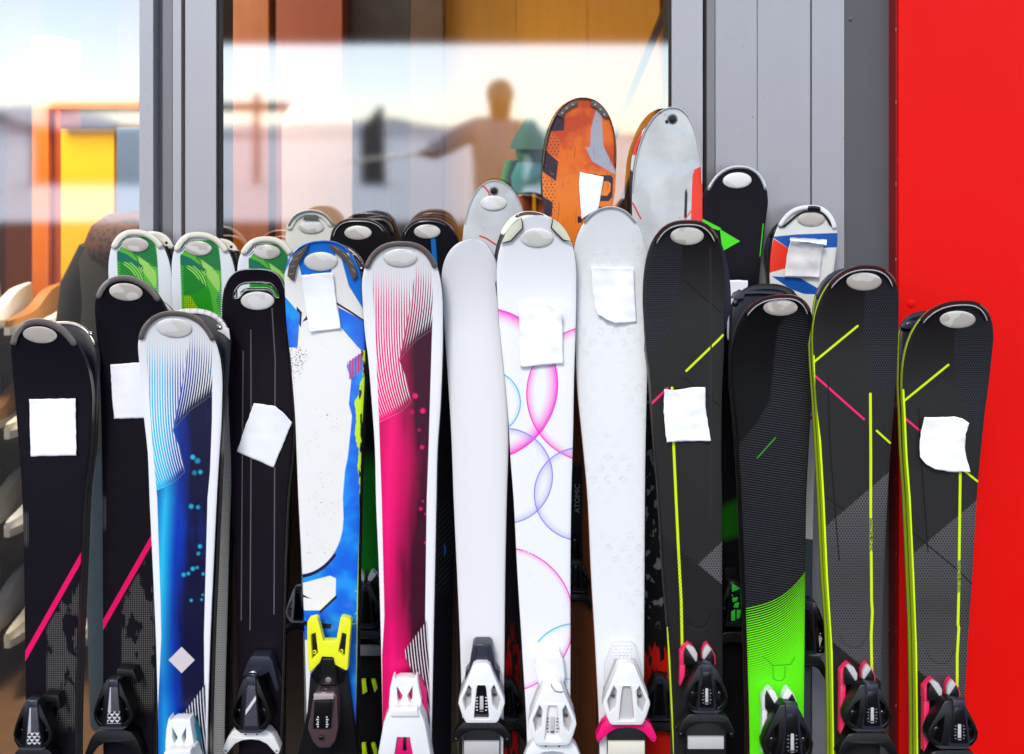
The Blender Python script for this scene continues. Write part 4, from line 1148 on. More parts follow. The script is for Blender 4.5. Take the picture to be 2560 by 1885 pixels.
def dome_toe(s, cx, y0, y1, hw, wingbox=None, bar=BLACKG, body=BLACKP, barpat=None, slit=True, skew=0, pad=None, wing=None, rim=NAVYP, hb=.004):
    """dark rounded toe piece with a proud centre bar"""
    H = y1 - y0
    D = [(-.34, .02), (-.15, 0), (.15, 0), (.34, .02), (.52, .16), (.86, .50), (1, .68), (.96, .82), (.74, .95), (.5, 1), (-.5, 1), (-.74, .95), (-.96, .82), (-1, .68), (-.86, .50), (-.52, .16)]
    par = s.plate('toe_binding', PT(cx, y0, y1, hw, D), body, .001, hb + .014, bev=2.5, dome=.006, res=2)
    par['label'] = 'toe piece of the ski binding'
    HL = [(.40, .30), (.62, .42), (.84, .66), (.78, .80), (.52, .88), (.44, .6)]
    s.plate('toe_housing', PT(cx, y0, y1, hw, D), body, hb + .012, hb + .028, holes=[PT(cx, y0, y1, hw, HL), PT(cx, y0, y1, hw, HL, -1)], bev=2.6, parent=par, dome=.010, res=3)
    B = [(-.26, 0), (.22, 0), (.24, .12), (.28, .35), (.42, .92), (.38, .97), (-.38, .97), (-.42, .92), (-.28, .35), (-.26, .12)]
    bx = cx + skew
    bb = s.plate('centre_bar', PT(bx, y0 + H * .02, y1, hw, B), rim, hb + .026, hb + .036, bev=2, parent=par, dome=.003, res=2)
    B2 = [(-.19, .18), (.19, .18), (.34, .90), (-.34, .90)]
    s.plate('adjustment_window', PT(bx, y0, y1, hw, B2), barpat or bar, hb + .036, hb + .0395, bev=1, parent=par)
    if slit: scale_marks(s, par, bx, y0 + H * .52, y0 + H * .84, hw * .34, hb + .0400, MIDG if not barpat else PRINTW, slit=True, rows=5)
    screws(s, par, [(cx - hw * .62, y0 + H * .62), (cx + hw * .62, y0 + H * .62)], hw * .1, hb + .0165)
    if wingbox:
        a, b, ww = wingbox
        s.plate('toe_wing', PT(cx, a, b, ww, WING), wing or BLACKP, .004, hb + .016, bev=2.4, parent=par, dome=.003, res=2)
        hh = b - a
        for u, v in ((-.2, .22), (.2, .22), (-.88, .86), (.88, .86)):
            s.oval('wing_pin', cx + u * ww, a + v * hh, 3.4, 2.6, SCREW if abs(u) > .5 else BLACKP, hb + .0155, hb + .018, par, n=10)
        if pad:
            m, pw = pad
            s.plate('boot_pad', [(cx - pw, a + hh * .35), (cx + pw, a + hh * .35), (cx + pw, 2050), (cx - pw, 2050)], BLACKP, .001, .007, bev=2, parent=par)
            s.plate('glide_plate', [(cx - pw * .9, b), (cx + pw * .9, b), (cx + pw * .9, b + 30), (cx - pw * .9, b + 30)], m, .005, .011, bev=2, parent=par, dome=.001)
    return par

def horns(s, par, xl, xm, xr, y0, y1, edge, tipm, side_to):
    """two pointed prongs above a dome toe piece; coloured edging, pale tips"""
    w = xr - xl
    for sg, xa, xb in ((1, xl, xm - w * .07), (-1, xm + w * .07, xr)):
        if sg == 1:
            O = [(xa, y1), (xa, y0 + (y1 - y0) * .42), (xa + (xb - xa) * .3, y0 + (y1 - y0) * .12), (xa + (xb - xa) * .5, y0), (xb - (xb - xa) * .25, y0 + (y1 - y0) * .12), (xb, y0 + (y1 - y0) * .45), (xb, y1)]
            T = [(xa + (xb - xa) * .36, y0 + (y1 - y0) * .16), (xa + (xb - xa) * .52, y0 + 2), (xb - (xb - xa) * .2, y0 + (y1 - y0) * .16), (xb - 1, y0 + (y1 - y0) * .45), (xb - 1, y1 - (y1 - y0) * .05)]
            Bd = [(xa + (xb - xa) * .22, y1), (xa + (xb - xa) * .22, y0 + (y1 - y0) * .42), (xa + (xb - xa) * .36, y0 + (y1 - y0) * .2), (xb - 1, y1 - (y1 - y0) * .02), (xb - 1, y1)]
        else:
            O = [(xa, y1), (xa, y0 + (y1 - y0) * .4), (xa + (xb - xa) * .2, y0 + (y1 - y0) * .1), (xa + (xb - xa) * .42, y0), (xb - (xb - xa) * .3, y0 + (y1 - y0) * .22), (xb - 2, y0 + (y1 - y0) * .55), (xb, y1)]
            T = [(xa + 1, y1 - (y1 - y0) * .12), (xa + 1, y0 + (y1 - y0) * .4), (xa + (xb - xa) * .24, y0 + (y1 - y0) * .12), (xa + (xb - xa) * .42, y0 + 2), (xa + (xb - xa) * .68, y0 + (y1 - y0) * .25)]
            Bd = [(xa + 1, y1), (xa + 1, y1 - (y1 - y0) * .10), (xa + (xb - xa) * .68, y0 + (y1 - y0) * .27), (xb - 4, y0 + (y1 - y0) * .55), (xb - 3, y1)]
        s.plate('prong', O, edge, .002, .016, bev=1.2, parent=par)
        s.plate('prong_tip', T, tipm, .014, .020, bev=.8, parent=par)
        s.plate('prong_body', Bd, BLACKP, .014, .022, bev=.8, parent=par)
    if side_to:
        s.plate('side_rail', [(xl, y1 - 3), (xl + w * .14, y1 - 3), (xl + w * .12, side_to - 25), (xl - 1, side_to)], edge, .002, .014, bev=1, parent=par)

# ================================================================ building the pairs
def xf(rows, k):
    return [(HY + (y - HY) * k, CX + (a - CX) * k, CX + (b - CX) * k) for y, a, b in rows]
def partner(front, fr_spec, label, tip=None, L=None, Rr=None, mat=None, curl=-.032, side=None, group=None):
    tip0, L0, R0, rows, depth, lean = fr_spec
    k = depth / (depth + .0125)
    def q(p): return (CX + (p[0] - CX) * k, HY + (p[1] - HY) * k) + tuple(p[2:])
    s = Ski(tip or q(tip0), L or q(L0), Rr or q(R0), xf(rows, k), depth + .0128 + (HY - tip0[1]) * 0, lean, mat or PARTNER_BASE, side=side,
            label=label, curl=((-.002 if depth > 1.59 else -.014) if group == BK else curl), group=group or 'skis leaning in front of the shop window')
    return s
PARTNER_BASE = solid_print('navy_running_base', C(22, 22, 38), .42, 0, spec=.25)
BASE_BLACK = solid_print('black_running_base', C(14, 13, 18), .42, 0, spec=.2)

FR = 'skis in the front row'
BK = 'skis in the back row'

# ---- A: leftmost black ski with a white sheet
spA = ((95, 798), (27, 875, 2.2), (231, 1000, 2.0), [(1100, 46, 228), (1245, 56, 210), (1400, 60, 203), (1632, 63, 193), (1885, 66, 187)], 1.27, .11)
A = Ski(*spA, print_mesh_black('black_print_pink_slash', ((203, 1392), (64, 1640)), (0, 1790)), EDGE_STEEL, 'leftmost black ski with a square white sheet and a pink slash', group=FR)
A.bumper(860, 862, METAL, 8.5, .0045, label := None) if False else A.bumper(862, 860, METAL, 8.5, .0045)
A.oval('tip_badge', 100, 837, 43, 21, BADGE, .001, .0035, rot=.1)
A.paper([(73, 998), (131, 997), (189, 996), (190, 1060), (191, 1139), (130, 1140), (77, 1141), (75, 1070)], [.002, 0, .003, 0, 0, 0, .002, 0], 3)
A2 = partner(A, spA, 'black partner ski peeping out right of the leftmost black ski', (160, 804), (60, 900, 2.2), (245, 905, 2.2), group=FR, side=EDGE_STEEL)
A2.bumper(880, 862, METAL, 4.5, .004); A2.oval('tip_screw', 226, 834, 7, 6, SCREW, .001, .005, n=14)

# ---- B: second black ski
spB = ((308, 690), (237, 775, 2.2), (434, 870, 2.0), [(960, 250, 432), (1100, 254, 424), (1245, 256, 410), (1450, 257, 396), (1632, 258, 389), (1885, 258, 383)], 1.32, .11)
B = Ski(*spB, print_mesh_black('black_print_red_slash', ((377, 1352), (258, 1563)), (0, 1740)), BLACK_SIDE, 'tall black ski with a pink slash half hidden behind the blue and white ski', group=FR)
B.bumper(745, 750, METAL, 7.5, .0045)
B.oval('tip_badge', 315, 730, 42, 22, BADGE, .001, .0035, rot=.1)
B.paper([(276, 911), (330, 907), (385, 904), (388, 1046), (340, 1046), (285, 1047), (280, 980)], [0, 0, 0, 0, 0, .002, 0], 5)
B2 = partner(B, spB, 'black partner ski showing only its grey tip edge above the blue and white ski', (360, 741), (262, 830, 2.2), (455, 860, 2.1), group=FR)
B2.bumper(800, 820, GREYP, 5, .004)

# ---- C: white and blue ski
spC = ((432, 779), (345, 870, 2.2), (556, 970, 2.4), [(1044, 360, 554), (1140, 370, 548), (1245, 374, 542), (1440, 383, 533), (1632, 391, 525), (1885, 396, 519)], 1.22, .12)
matC = print_wave('blue_wave_ski_print', 435, 820, C(13, 10, 52), C(12, 56, 170), C(0, 60, 190), C(40, 190, 232),
                  [(900, 367), (1100, 380), (1245, 393), (1500, 401), (1593, 403), (1700, 398), (1770, 395), (1885, 395)],
                  [(900, 531), (1050, 530), (1180, 525), (1245, 519), (1590, 510), (1720, 511), (1885, 511)],
                  [(482, 1143, 7, .9), (494, 1152, 8, .5), (501, 1180, 6, .8), (486, 1182, 7, .4), (478, 1266, 7, .7), (495, 1268, 6, .6), (500, 1366, 6, .8), (496, 1384, 5, .7),
                   (482, 1422, 6, .9), (493, 1419, 4, .8), (459, 1437, 6, .8), (471, 1434, 5, .8), (508, 1435, 4, .9), (478, 1501, 4, .9), (504, 1499, 3, .9), (507, 1487, 3, .7), (524, 930, 4, .9)],
                  (454, 1650, 33))
Cc = Ski(*spC, matC, BLACK_SIDE, 'white and deep blue striped ski with a pale diamond low down', group=FR)
Cc.bumper(849, 850, METAL_D, 7, .005)
Cc.oval('tip_badge', 435, 820, 45, 24, BADGE_W, .001, .004, rot=.08)
C2 = partner(Cc, spC, 'dark partner ski with a segmented silver rim behind the blue and white ski', (478, 773), (372, 880, 2.2), (574, 860, 2.4), group=FR, side=EDGE_STEEL)
C2.bumper(800, 835, GREYP, 7, .004)
ar = C2.arc(800, 835, 5)
for i in range(4, len(ar) - 3, max(1, len(ar) // 11)):
    (x, y) = ar[i]; a, b = ar[i - 1], ar[i + 1]; tx, ty = b[0] - a[0], b[1] - a[1]; l = math.hypot(tx, ty)
    C2.tube('rim_joint', [(x - ty / l * 7, y + tx / l * 7), (x + ty / l * 7, y - tx / l * 7)], .7, .001, BLACKP, .0036)
C2.plate('rim_end', [(560, 815), (572, 822), (575, 850), (560, 836), (545, 828), (542, 812)], GREYP, .001, .004, bev=1)
C2.oval('tip_screw', 549, 818, 7, 7, SCREW, .003, .007, n=14)

# ---- D: black ski with a handle opening
hole = [(586, 741), (592, 725), (603, 713), (620, 710), (668, 710), (680, 716), (697, 742), (692, 746), (684, 740), (676, 728), (668, 724), (622, 723), (608, 727), (598, 742), (590, 746)]
spD = ((632, 672), (555, 790, 3.0), (714, 765, 3.2), [(850, 557, 720), (965, 569, 729), (1080, 574, 733), (1140, 577, 730), (1245, 579, 719), (1440, 587, 711), (1632, 593, 707), (1885, 597, 701)], 1.29, .11)
D = Ski(*spD, print_pinline(), EDGE_STEEL, 'black ski with a chrome edged handle slot through its tip', hole=hole, group=FR)
rim = [(582, 744), (588, 724), (600, 711), (618, 706), (668, 706), (682, 711), (700, 740), (697, 746), (688, 744), (678, 730), (668, 725), (622, 725), (609, 729), (600, 744), (590, 748)]
rs = []
for i in range(len(rim)):
    a, b = rim[i], rim[(i + 1) % len(rim)]
    rs += [((a[0] * 3 + b[0]) / 4, (a[1] * 3 + b[1]) / 4), ((a[0] + b[0] * 3) / 4, (a[1] + b[1] * 3) / 4)]
D.tube('handle_rim', rs, 1.9, .002, CHROME, .001, closed=True)
D.tube('handle_lip', [(600, 733), (610, 723), (622, 720), (668, 720), (678, 726), (690, 742)], 2.2, .0025, CHROME, .001)
D.bumper(720, 722, SILVER, 1.3, .0015, inset=1.5, name='tip_trim')
D.oval('tip_badge', 644, 752, 42, 23, BADGE_W, .001, .0035)
D.paper([(635, 1008), (660, 1011), (689, 1016), (712, 1036), (730, 1056), (708, 1110), (684, 1169), (640, 1150), (592, 1129), (612, 1070)], [0, 0, .004, .006, .004, 0, 0, 0, 0, 0], 9)

# ---- E: blue and white freeride ski
spE = ((810, 601), (711, 700, 2.3), (911, 770, 2.35), [(810, 716, 912), (890, 726, 913), (965, 732, 911), (1040, 738, 907), (1140, 742, 903), (1245, 746, 900), (1440, 756, 896), (1632, 763, 893), (1885, 768, 889)], 1.24, .12)
Ee = Ski(*spE, print_blue_white(), BLACK_SIDE, 'blue and white ski with taupe tip pads and an acid yellow toe piece', group=FR)
Ee.plate('tip_pad', [(718, 690), (722, 660), (738, 633), (771, 610), (765, 628), (752, 648), (741, 668), (734, 704)], BROWNG, .001, .005, bev=1.5)
Ee.plate('tip_pad', [(820, 610), (846, 618), (872, 640), (888, 667), (893, 690), (882, 702), (878, 690), (862, 652), (832, 628)], BROWNG, .001, .005, bev=1.5)
for a in ([(722, 686), (734, 684)], [(726, 668), (738, 664)], [(733, 651), (745, 645)], [(745, 636), (755, 629)], [(836, 617), (848, 626)], [(858, 632), (868, 643)], [(872, 650), (882, 661)], [(880, 672), (889, 682)]):
    Ee.tube('pad_groove', a, .9, .0008, GREYP, .0052)
Ee.tube('tip_trim', Ee.arc(640, 640, 2.5), 1.6, .002, plain('blue_trim', C(30, 110, 210), .3), .001)
Ee.oval('tip_badge', 802, 654, 42, 24, BADGE_W, .001, .004)
Ee.paper([(754, 688), (790, 684), (831, 681), (840, 745), (852, 822), (812, 827), (774, 831), (763, 760)], [.002, 0, .004, 0, .002, 0, .003, 0], 11)
E2 = partner(Ee, spE, 'dark partner ski with small screws right of the blue and white freeride ski', (838, 611), (730, 740, 2.3), (926, 745, 2.2), group=FR)
E2.bumper(660, 668, BROWNM, 5, .004)
for p in ((883, 638), (903, 671)): E2.oval('tip_screw', p[0], p[1], 5, 5, SCREW, .003, .007, n=12)

# ---- F: pink and white ski
spF = ((1001, 605), (905, 720, 2.3), (1107, 790, 2.7), [(830, 912, 1107), (890, 920, 1106), (1000, 929, 1102), (1140, 938, 1093), (1245, 940, 1091), (1440, 948, 1087), (1632, 953, 1083), (1885, 957, 1079)], 1.22, .12)
matF = print_wave('pink_wave_ski_print', 1001, 645, C(62, 4, 34), C(196, 6, 88), C(238, 10, 104), C(250, 20, 120),
                  [(690, 931), (1040, 947), (1245, 954), (1540, 961), (1640, 955), (1885, 957)],
                  [(690, 1082), (800, 1081), (1140, 1071), (1245, 1067), (1540, 1063), (1640, 1069), (1885, 1072)],
                  [(1038, 990, 8, .9), (1057, 1027, 8, .9), (1030, 1030, 7, .4), (1055, 1118, 6, .8), (1048, 1075, 5, .4), (1052, 1272, 5, .8), (1064, 1285, 3, .8), (1064, 1357, 4, .8), (1076, 772, 5, .5), (1055, 778, 4, .5), (1057, 1253, 3, .7)])
Ff = Ski(*spF, matF, BLACK_SIDE, 'white ski with magenta pinstripes fading to hot pink', group=FR)
Ff.bumper(670, 672, METAL_D, 7, .005)
Ff.oval('tip_badge', 1001, 645, 42, 23, BADGE_W, .001, .004)

# ---- G: plain white ski
spG = ((1183, 598), (1104, 700, 2.2), (1252, 740, 2.2), [(750, 1107, 1252), (830, 1112, 1256), (965, 1121, 1266), (1100, 1129, 1271), (1245, 1134, 1267), (1440, 1143, 1263), (1632, 1151, 1261), (1885, 1157, 1258)], 1.255, .12)
Gg = Ski(*spG, solid_print('plain_white_ski_print', C(242, 240, 243), .32, .2), BLACK_SIDE, 'plain white ski with no print and a black and white toe piece', group=FR)

# ---- H: white ski with rings
spH = ((1340, 538), (1241, 690, 2.2), (1441, 700, 2.4), [(775, 1245, 1440), (850, 1252, 1438), (945, 1262, 1435), (1060, 1272, 1433), (1140, 1276, 1431), (1245, 1284, 1428), (1440, 1294, 1426), (1632, 1306, 1426), (1885, 1318, 1425)], 1.235, .12)
Hh = Ski(*spH, print_rings(), BLACK_SIDE, 'white ski printed with pink and violet rings, ivory tip corners', group=FR)
a1 = Hh.arc(609, 609, 0)
def corner(s, side, mat):
    pts = [p for p in a1 if (p[0] < 1308 if side < 0 else p[0] > 1374)]
    inn = [(1252 + 2, 607), (1276, 598), (1290, 580), (1306, 566), (1304, 548)] if side < 0 else [(1382, 545), (1378, 566), (1394, 584), (1408, 598), (1430, 604)]
    if side < 0: poly = pts + [(1304, 548), (1306, 570), (1290, 586), (1277, 601)]
    else: poly = pts + [(1408, 600), (1395, 586), (1378, 568), (1382, 548)]
    s.plate('tip_corner', poly, mat, .001, .0045, bev=.8)
    s.tube('corner_outline', ([(1254, 608), (1277, 602), (1291, 587), (1307, 570), (1304, 545)] if side < 0 else [(1383, 545), (1378, 569), (1394, 586), (1408, 600), (1431, 604)]), 1.8, .002, BLACKP, .0035)
corner(Hh, -1, CREAM_Y); corner(Hh, 1, CREAM_Y)
Hh.oval('tip_badge', 1343, 595, 41, 24, BADGE_W, .001, .004)
Hh.paper([(1298, 760), (1325, 757), (1351, 756), (1378, 762), (1405, 777), (1407, 840), (1408, 909), (1355, 914), (1301, 919), (1299, 840)], [.001, 0, .002, .008, .012, .002, .002, 0, 0, 0], 13, amp=.0015)
Hh.text('size_number', '163', 1321, 1380, 17, PRINTW, R(200), .0005)
H2 = partner(Hh, spH, 'partner ski with an ivory tip corner left of the ring printed ski', (1320, 530), (1234, 680, 2.1), (1428, 700, 2.3), group=FR, side=EDGE_STEEL)
H2.bumper(585, 560, CREAM_Y, 8, .004); H2.tube('tip_cap', [p for p in H2.arc(600, 600, 3) if 1285 < p[0] < 1365], 4.5, .005, BROWNM, .001)

# ---- I: white floral ski
spI = ((1528, 517), (1432, 660, 2.1), (1622, 690, 2.1), [(760, 1433, 1622), (850, 1438, 1620), (965, 1443, 1617), (1100, 1456, 1614), (1245, 1469, 1612), (1440, 1478, 1611), (1632, 1489, 1610), (1885, 1499, 1608)], 1.26, .12)
Ii = Ski(*spI, print_floral(), PINKP, 'white embossed floral ski with thin pink sidewalls', group=FR)
Ii.bumper(557, 560, SILVER, 3.2, .003, inset=1.5, name='tip_trim')
Ii.paper([(1479, 667), (1530, 668), (1583, 667), (1587, 730), (1591, 806), (1562, 807), (1537, 808), (1515, 798), (1493, 785), (1481, 732), (1479, 700)], [.001, 0, .004, 0, 0, .002, .004, .008, .006, .002, 0], 15, amp=.0014)

# ---- J: charcoal ski with neon strokes
YN = C(214, 240, 10); PN = C(250, 36, 110); DK = C(20, 17, 18)
folds = lambda cx, y: [(cx - 38, y), (cx - 30, y + 18), (cx - 12, y + 30), (cx + 8, y + 31), (cx + 20, y + 22), (cx + 30, y)]
spJ = ((1722, 551), (1609, 760, 2.7), (1810, 700, 2.6), [(870, 1616, 1810), (930, 1624, 1807), (1010, 1630, 1804), (1140, 1640, 1803), (1245, 1649, 1805), (1440, 1661, 1805), (1632, 1676, 1806), (1885, 1684, 1806)], 1.23, .12)
matJ = print_dark('charcoal_print_left_honeycomb', dict(top=551, lines=[([(1716, 927), (1800, 846), (1807, 838)], YN, 5.5), ([(1626, 1012), (1668, 971)], PN, 5.5),
      ([(1680, 970), (1684, 1110), (1690, 1245), (1696, 1372)], YN, 6.5), ([(1711, 702), (1803, 782)], DK, 3), ([(1711, 944), (1800, 1015)], DK, 3), ([(1776, 620), (1778, 900), (1776, 1300)], C(48, 46, 46), 4)],
      dotline=([(1696, 1372), (1703, 1500), (1705, 1600), (1706, 1640)], YN, 6.5), folds=folds(1748, 1540)),
      [(560, 1700), (640, 1706), (720, 1698), (800, 1680), (850, 1662), (885, 1635), (900, 1600)], -1, ((1804, 1355), (1744, 1412)), ((1656, 1338), (1806, 1462)))
J = Ski(*spJ, matJ, BLACK_SIDE, 'charcoal ski with honeycomb left shoulder and a white sheet at mid height', group=FR)
J.bumper(603, 602, BROWNM, 6.5, .005); J.bumper(604, 603, SILVER, 1.8, .0025, inset=11, name='tip_trim', h=.004)
J.oval('tip_badge', 1718, 590, 42, 23, BADGE, .001, .004)
J.paper([(1661, 973), (1690, 975), (1725, 969), (1763, 968), (1764, 1020), (1777, 1102), (1722, 1103), (1667, 1106), (1663, 1070), (1659, 1030)], [.004, .003, 0, .001, 0, .004, 0, .001, 0, .003], 17, amp=.0016)
J2 = partner(J, spJ, 'black partner ski along the right side of the charcoal ski with the sheet', (1745, 556), (1630, 780, 2.2), (1828, 770, 2.2), group=FR, side=EDGE_STEEL)
J.tube('green_edge', [(1668, 1567), (1673, 1640), (1680, 1780), (1685, 1900)], 2.5, .003, LIME, -.004)

# ---- K: black to green ski
spK = ((1962, 737), (1830, 920, 2.5), (2035, 840, 2.6), [(960, 1831, 2032), (1045, 1839, 2026), (1140, 1847, 2021), (1245, 1853, 2016), (1440, 1861, 2013), (1632, 1868, 2011), (1885, 1874, 2009)], 1.265, .12)
K = Ski(*spK, print_green_fade(), BLACK_SIDE, 'black ski turning bright green through thin stripes', group=FR)
K.bumper(783, 783, BROWNM, 6, .005); K.bumper(784, 784, SILVER, 1.6, .0025, inset=10, name='tip_trim', h=.004)
K.oval('tip_badge', 1951, 769, 43, 21, BADGE, .001, .004)
K2 = partner(K, spK, 'navy partner ski with a black clip behind the green fading ski', (1918, 711), (1826, 800, 2.4), (2012, 800, 2.4), group=FR)
K2.bumper(762, 735, BLACKP, 8, .005)
K2.plate('tip_clip', [(1828, 746), (1834, 733), (1850, 724), (1858, 728), (1900, 727), (1958, 730), (1958, 737), (1900, 734), (1862, 735), (1860, 746), (1846, 748)], NAVYP, .002, .008, bev=1.5)

# ---- L: charcoal ski, honeycomb right
spL = ((2164, 664), (2032, 850, 2.15), (2247, 760, 2.6), [(852, 2032, 2245), (910, 2034, 2242), (990, 2040, 2237), (1104, 2048, 2228), (1240, 2056, 2219), (1440, 2065, 2210), (1632, 2077, 2204), (1885, 2081, 2200)], 1.24, .12)
matL = print_dark('charcoal_print_right_honeycomb', dict(top=664, wide=True, margin=[([(2034, 890), (2036, 990), (2050, 1104), (2058, 1240), (2067, 1440), (2079, 1632), (2083, 1900)], C(212, 250, 14, .95), 5)], lines=[([(2030, 909), (2144, 815)], YN, 5.5), ([(2036, 938), (2160, 1048)], PN, 5),
      ([(2176, 985), (2177, 1140), (2177, 1293)], YN, 6.5), ([(2178, 1380), (2179, 1500), (2181, 1530), (2178, 1590), (2180, 1690)], YN, 6.5), ([(2192, 1077), (2225, 1107)], YN, 5),
      ([(2070, 940), (2074, 1100), (2088, 1280), (2098, 1400)], DK, 3), ([(2055, 1235), (2110, 1275)], DK, 3)], folds=folds(2138, 1590)),
      [(690, 2164), (850, 2158), (920, 2172), (960, 2190), (1000, 2222), (1030, 2250)], 1, ((2225, 1178), (2062, 1318)), ((2076, 1600), (2206, 1708)))
Lk = Ski(*spL, matL, LIME, 'charcoal ski with a long neon stripe beside the red wall edge', group=FR)
Lk.bumper(713, 713, BROWNM, 6.5, .005); Lk.bumper(714, 714, SILVER, 1.8, .0025, inset=11, name='tip_trim', h=.004)
Lk.oval('tip_badge', 2160, 704, 44, 23, BADGE, .001, .004)
Lk.text('lettering', 'AMPHIBIO TECHNOLOGY', 2178, 1337, 11.2, LIME, R(-90), .0006, squash=.62)
L2 = partner(Lk, spL, 'partner ski with lime sidewall left of the long striped charcoal ski', (2130, 672), (2034, 800, 2.4), (2235, 770, 2.4), side=LIME, group=FR)
L2.bumper(745, 700, NAVYP, 8, .005)

# ---- M: rightmost
spM = ((2410, 752), (2256, 965, 2.35), (2484, 850, 2.6), [(975, 2256, 2470), (1026, 2259, 2463), (1140, 2264, 2451), (1245, 2272, 2442), (1440, 2281, 2431), (1632, 2288, 2418), (1885, 2291, 2408)], 1.26, .12)
matM = print_dark('charcoal_print_rightmost', dict(top=752, wide=True, margin=[([(2258, 975), (2261, 1026), (2266, 1140), (2274, 1245), (2283, 1440), (2290, 1632), (2293, 1900)], C(212, 250, 14, .95), 5)], lines=[([(2252, 1009), (2371, 912)], YN, 5.5), ([(2256, 1040), (2330, 1102)], PN, 5),
      ([(2401, 1160), (2398, 1398)], YN, 6.5), ([(2397, 1484), (2395, 1560), (2397, 1570), (2393, 1640), (2393, 1715)], YN, 6.5), ([(2412, 1178), (2450, 1208)], YN, 5),
      ([(2280, 1330), (2400, 1430), (2430, 1460)], DK, 3), ([(2296, 1020), (2305, 1180), (2320, 1380)], DK, 3)], folds=folds(2355, 1630)),
      [(780, 2392), (880, 2384), (960, 2392), (1020, 2408), (1080, 2440), (1110, 2470)], 1, ((2445, 1248), (2270, 1395)), ((2286, 1668), (2425, 1790)))
M = Ski(*spM, matM, LIME, 'rightmost charcoal ski standing before the red wall, white sheet on it', group=FR)
M.bumper(801, 801, BROWNM, 6.5, .005); M.bumper(802, 802, SILVER, 1.8, .0025, inset=11, name='tip_trim', h=.004)
M.oval('tip_badge', 2394, 799, 45, 22, BADGE, .001, .004)
M.paper([(2311, 1043), (2345, 1043), (2385, 1041), (2405, 1046), (2423, 1058), (2414, 1085), (2412, 1115), (2416, 1145), (2426, 1180), (2380, 1180), (2338, 1173), (2315, 1160), (2300, 1142), (2299, 1110), (2302, 1080)],
        [0, 0, .002, .006, .01, .004, 0, .002, .006, .002, .004, .008, .006, .002, 0], 21, amp=.0016)
M.text('lettering', 'AMPHIBIO TECHNOLOGY', 2398, 1441, 11.2, LIME, R(-90), .0006, squash=.62)
M2 = partner(M, spM, 'partner ski with a black clip left of the rightmost charcoal ski', (2320, 779), (2248, 850, 2.4), (2470, 870, 2.4), side=LIME, group=FR)
M2.bumper(822, 800, NAVYP, 8, .005)
M2.plate('tip_clip', [(2251, 815), (2262, 802), (2290, 802), (2300, 806), (2296, 812), (2284, 816), (2278, 822), (2260, 822)], NAVYP, .002, .009, bev=1.5)
M2.oval('tip_screw', 2272, 809, 6, 5, SCREW, .008, .010, n=12)

# ---- back row
BD, BL = 1.598, .075
def back(tip, L, Rr, rows, mat, label, d=BD, side=None, **kw):
    sp = (tip, L, Rr, rows, d, BL)
    return Ski(*sp, mat, side or BLACK_SIDE, label, group=BK, curl=(.012 if d > 1.59 else .018), **kw), sp
for i, (t, L_, R_, rows, lab, t2, L2_, R2_, bd) in enumerate((
    ((338, 576), (271, 680, 2.5), (430, 720, 2.3), [(800, 274, 432), (1000, 278, 428), (1400, 290, 415), (1885, 310, 400)], 'leftmost white ski with green fans and ivory tip guard',
     (380, 580), (295, 670, 2.4), (436, 645, 2.4), (338, 612)),
    ((494, 582), (429, 680, 2.5), (590, 720, 2.3), [(800, 432, 592), (1000, 438, 588), (1245, 445, 577), (1500, 450, 570), (1885, 462, 562)], 'middle white and green ski of three, fully green in view between two black skis',
     (546, 598), (455, 680, 2.4), (598, 655, 2.4), (496, 621)),
    ((666, 593), (593, 690, 2.4), (750, 730, 2.3), [(800, 595, 744), (1000, 600, 736), (1245, 606, 722), (1885, 618, 705)], 'third green fan ski, behind the black ski with the handle slot',
     (690, 600), (610, 700, 2.4), (752, 720, 2.4), (667, 630)))):
    N, sp = back(t, L_, R_, rows, print_green_white('green_fan_ski_print_%s' % 'abc'[i], *bd), lab)
    N.bumper(620 + i * 7, 620 + i * 7, CREAM, 8, .006)
    N.oval('tip_badge', bd[0], bd[1], 34, 18.5, BADGE, .001, .004, rot=.05)
    n_ = partner(N, sp, ['black partner ski with ivory guard between the first two green skis', 'black partner ski with ivory guard right of the middle green ski', 'black partner ski hidden behind the third green fan ski'][i],
                 t2, L2_, R2_, mat=solid_print('brown_black_base_%s' % 'abc'[i], C(40, 30, 34)), group=BK)
    n_.bumper(t2[1] + 30, R2_[1] - 25, CREAM, 8, .005, inset=6)
    if i < 2: n_.plate('guard_tail', [(t2[0] + 10, t2[1] + 10), (R2_[0] - 12, t2[1] + 22), (R2_[0] - 1, R2_[1] - 28), (R2_[0] - 25, R2_[1] - 30)], CREAM, .001, .005, bev=1); n_.oval('guard_hole', R2_[0] - 20, R2_[1] - 38, 4, 4, BLACKP, .0045, .006, n=12)

O, spO = back((777, 526), (714, 600, 2.3), (850, 640, 2.2), [(700, 718, 854), (1000, 740, 850), (1245, 748, 842), (1885, 762, 830)], solid_print('ivory_ski_print', C(222, 218, 204)), 'small ivory ski with a grey tip guard behind the blue freeride ski', 1.602)
O.bumper(574, 566, CREAM, 8, .004); O.tube('tip_trim', O.arc(565, 562, 2), 3, .004, MIDG, .003)
O.plate('tip_inset', [(763, 537), (790, 537), (797, 550), (757, 550)], plain('olive_grey_plastic', C(84, 86, 78), .4), .003, .007, bev=1)
O.oval('tip_badge', 778, 568, 32, 17, BADGE, .001, .004)

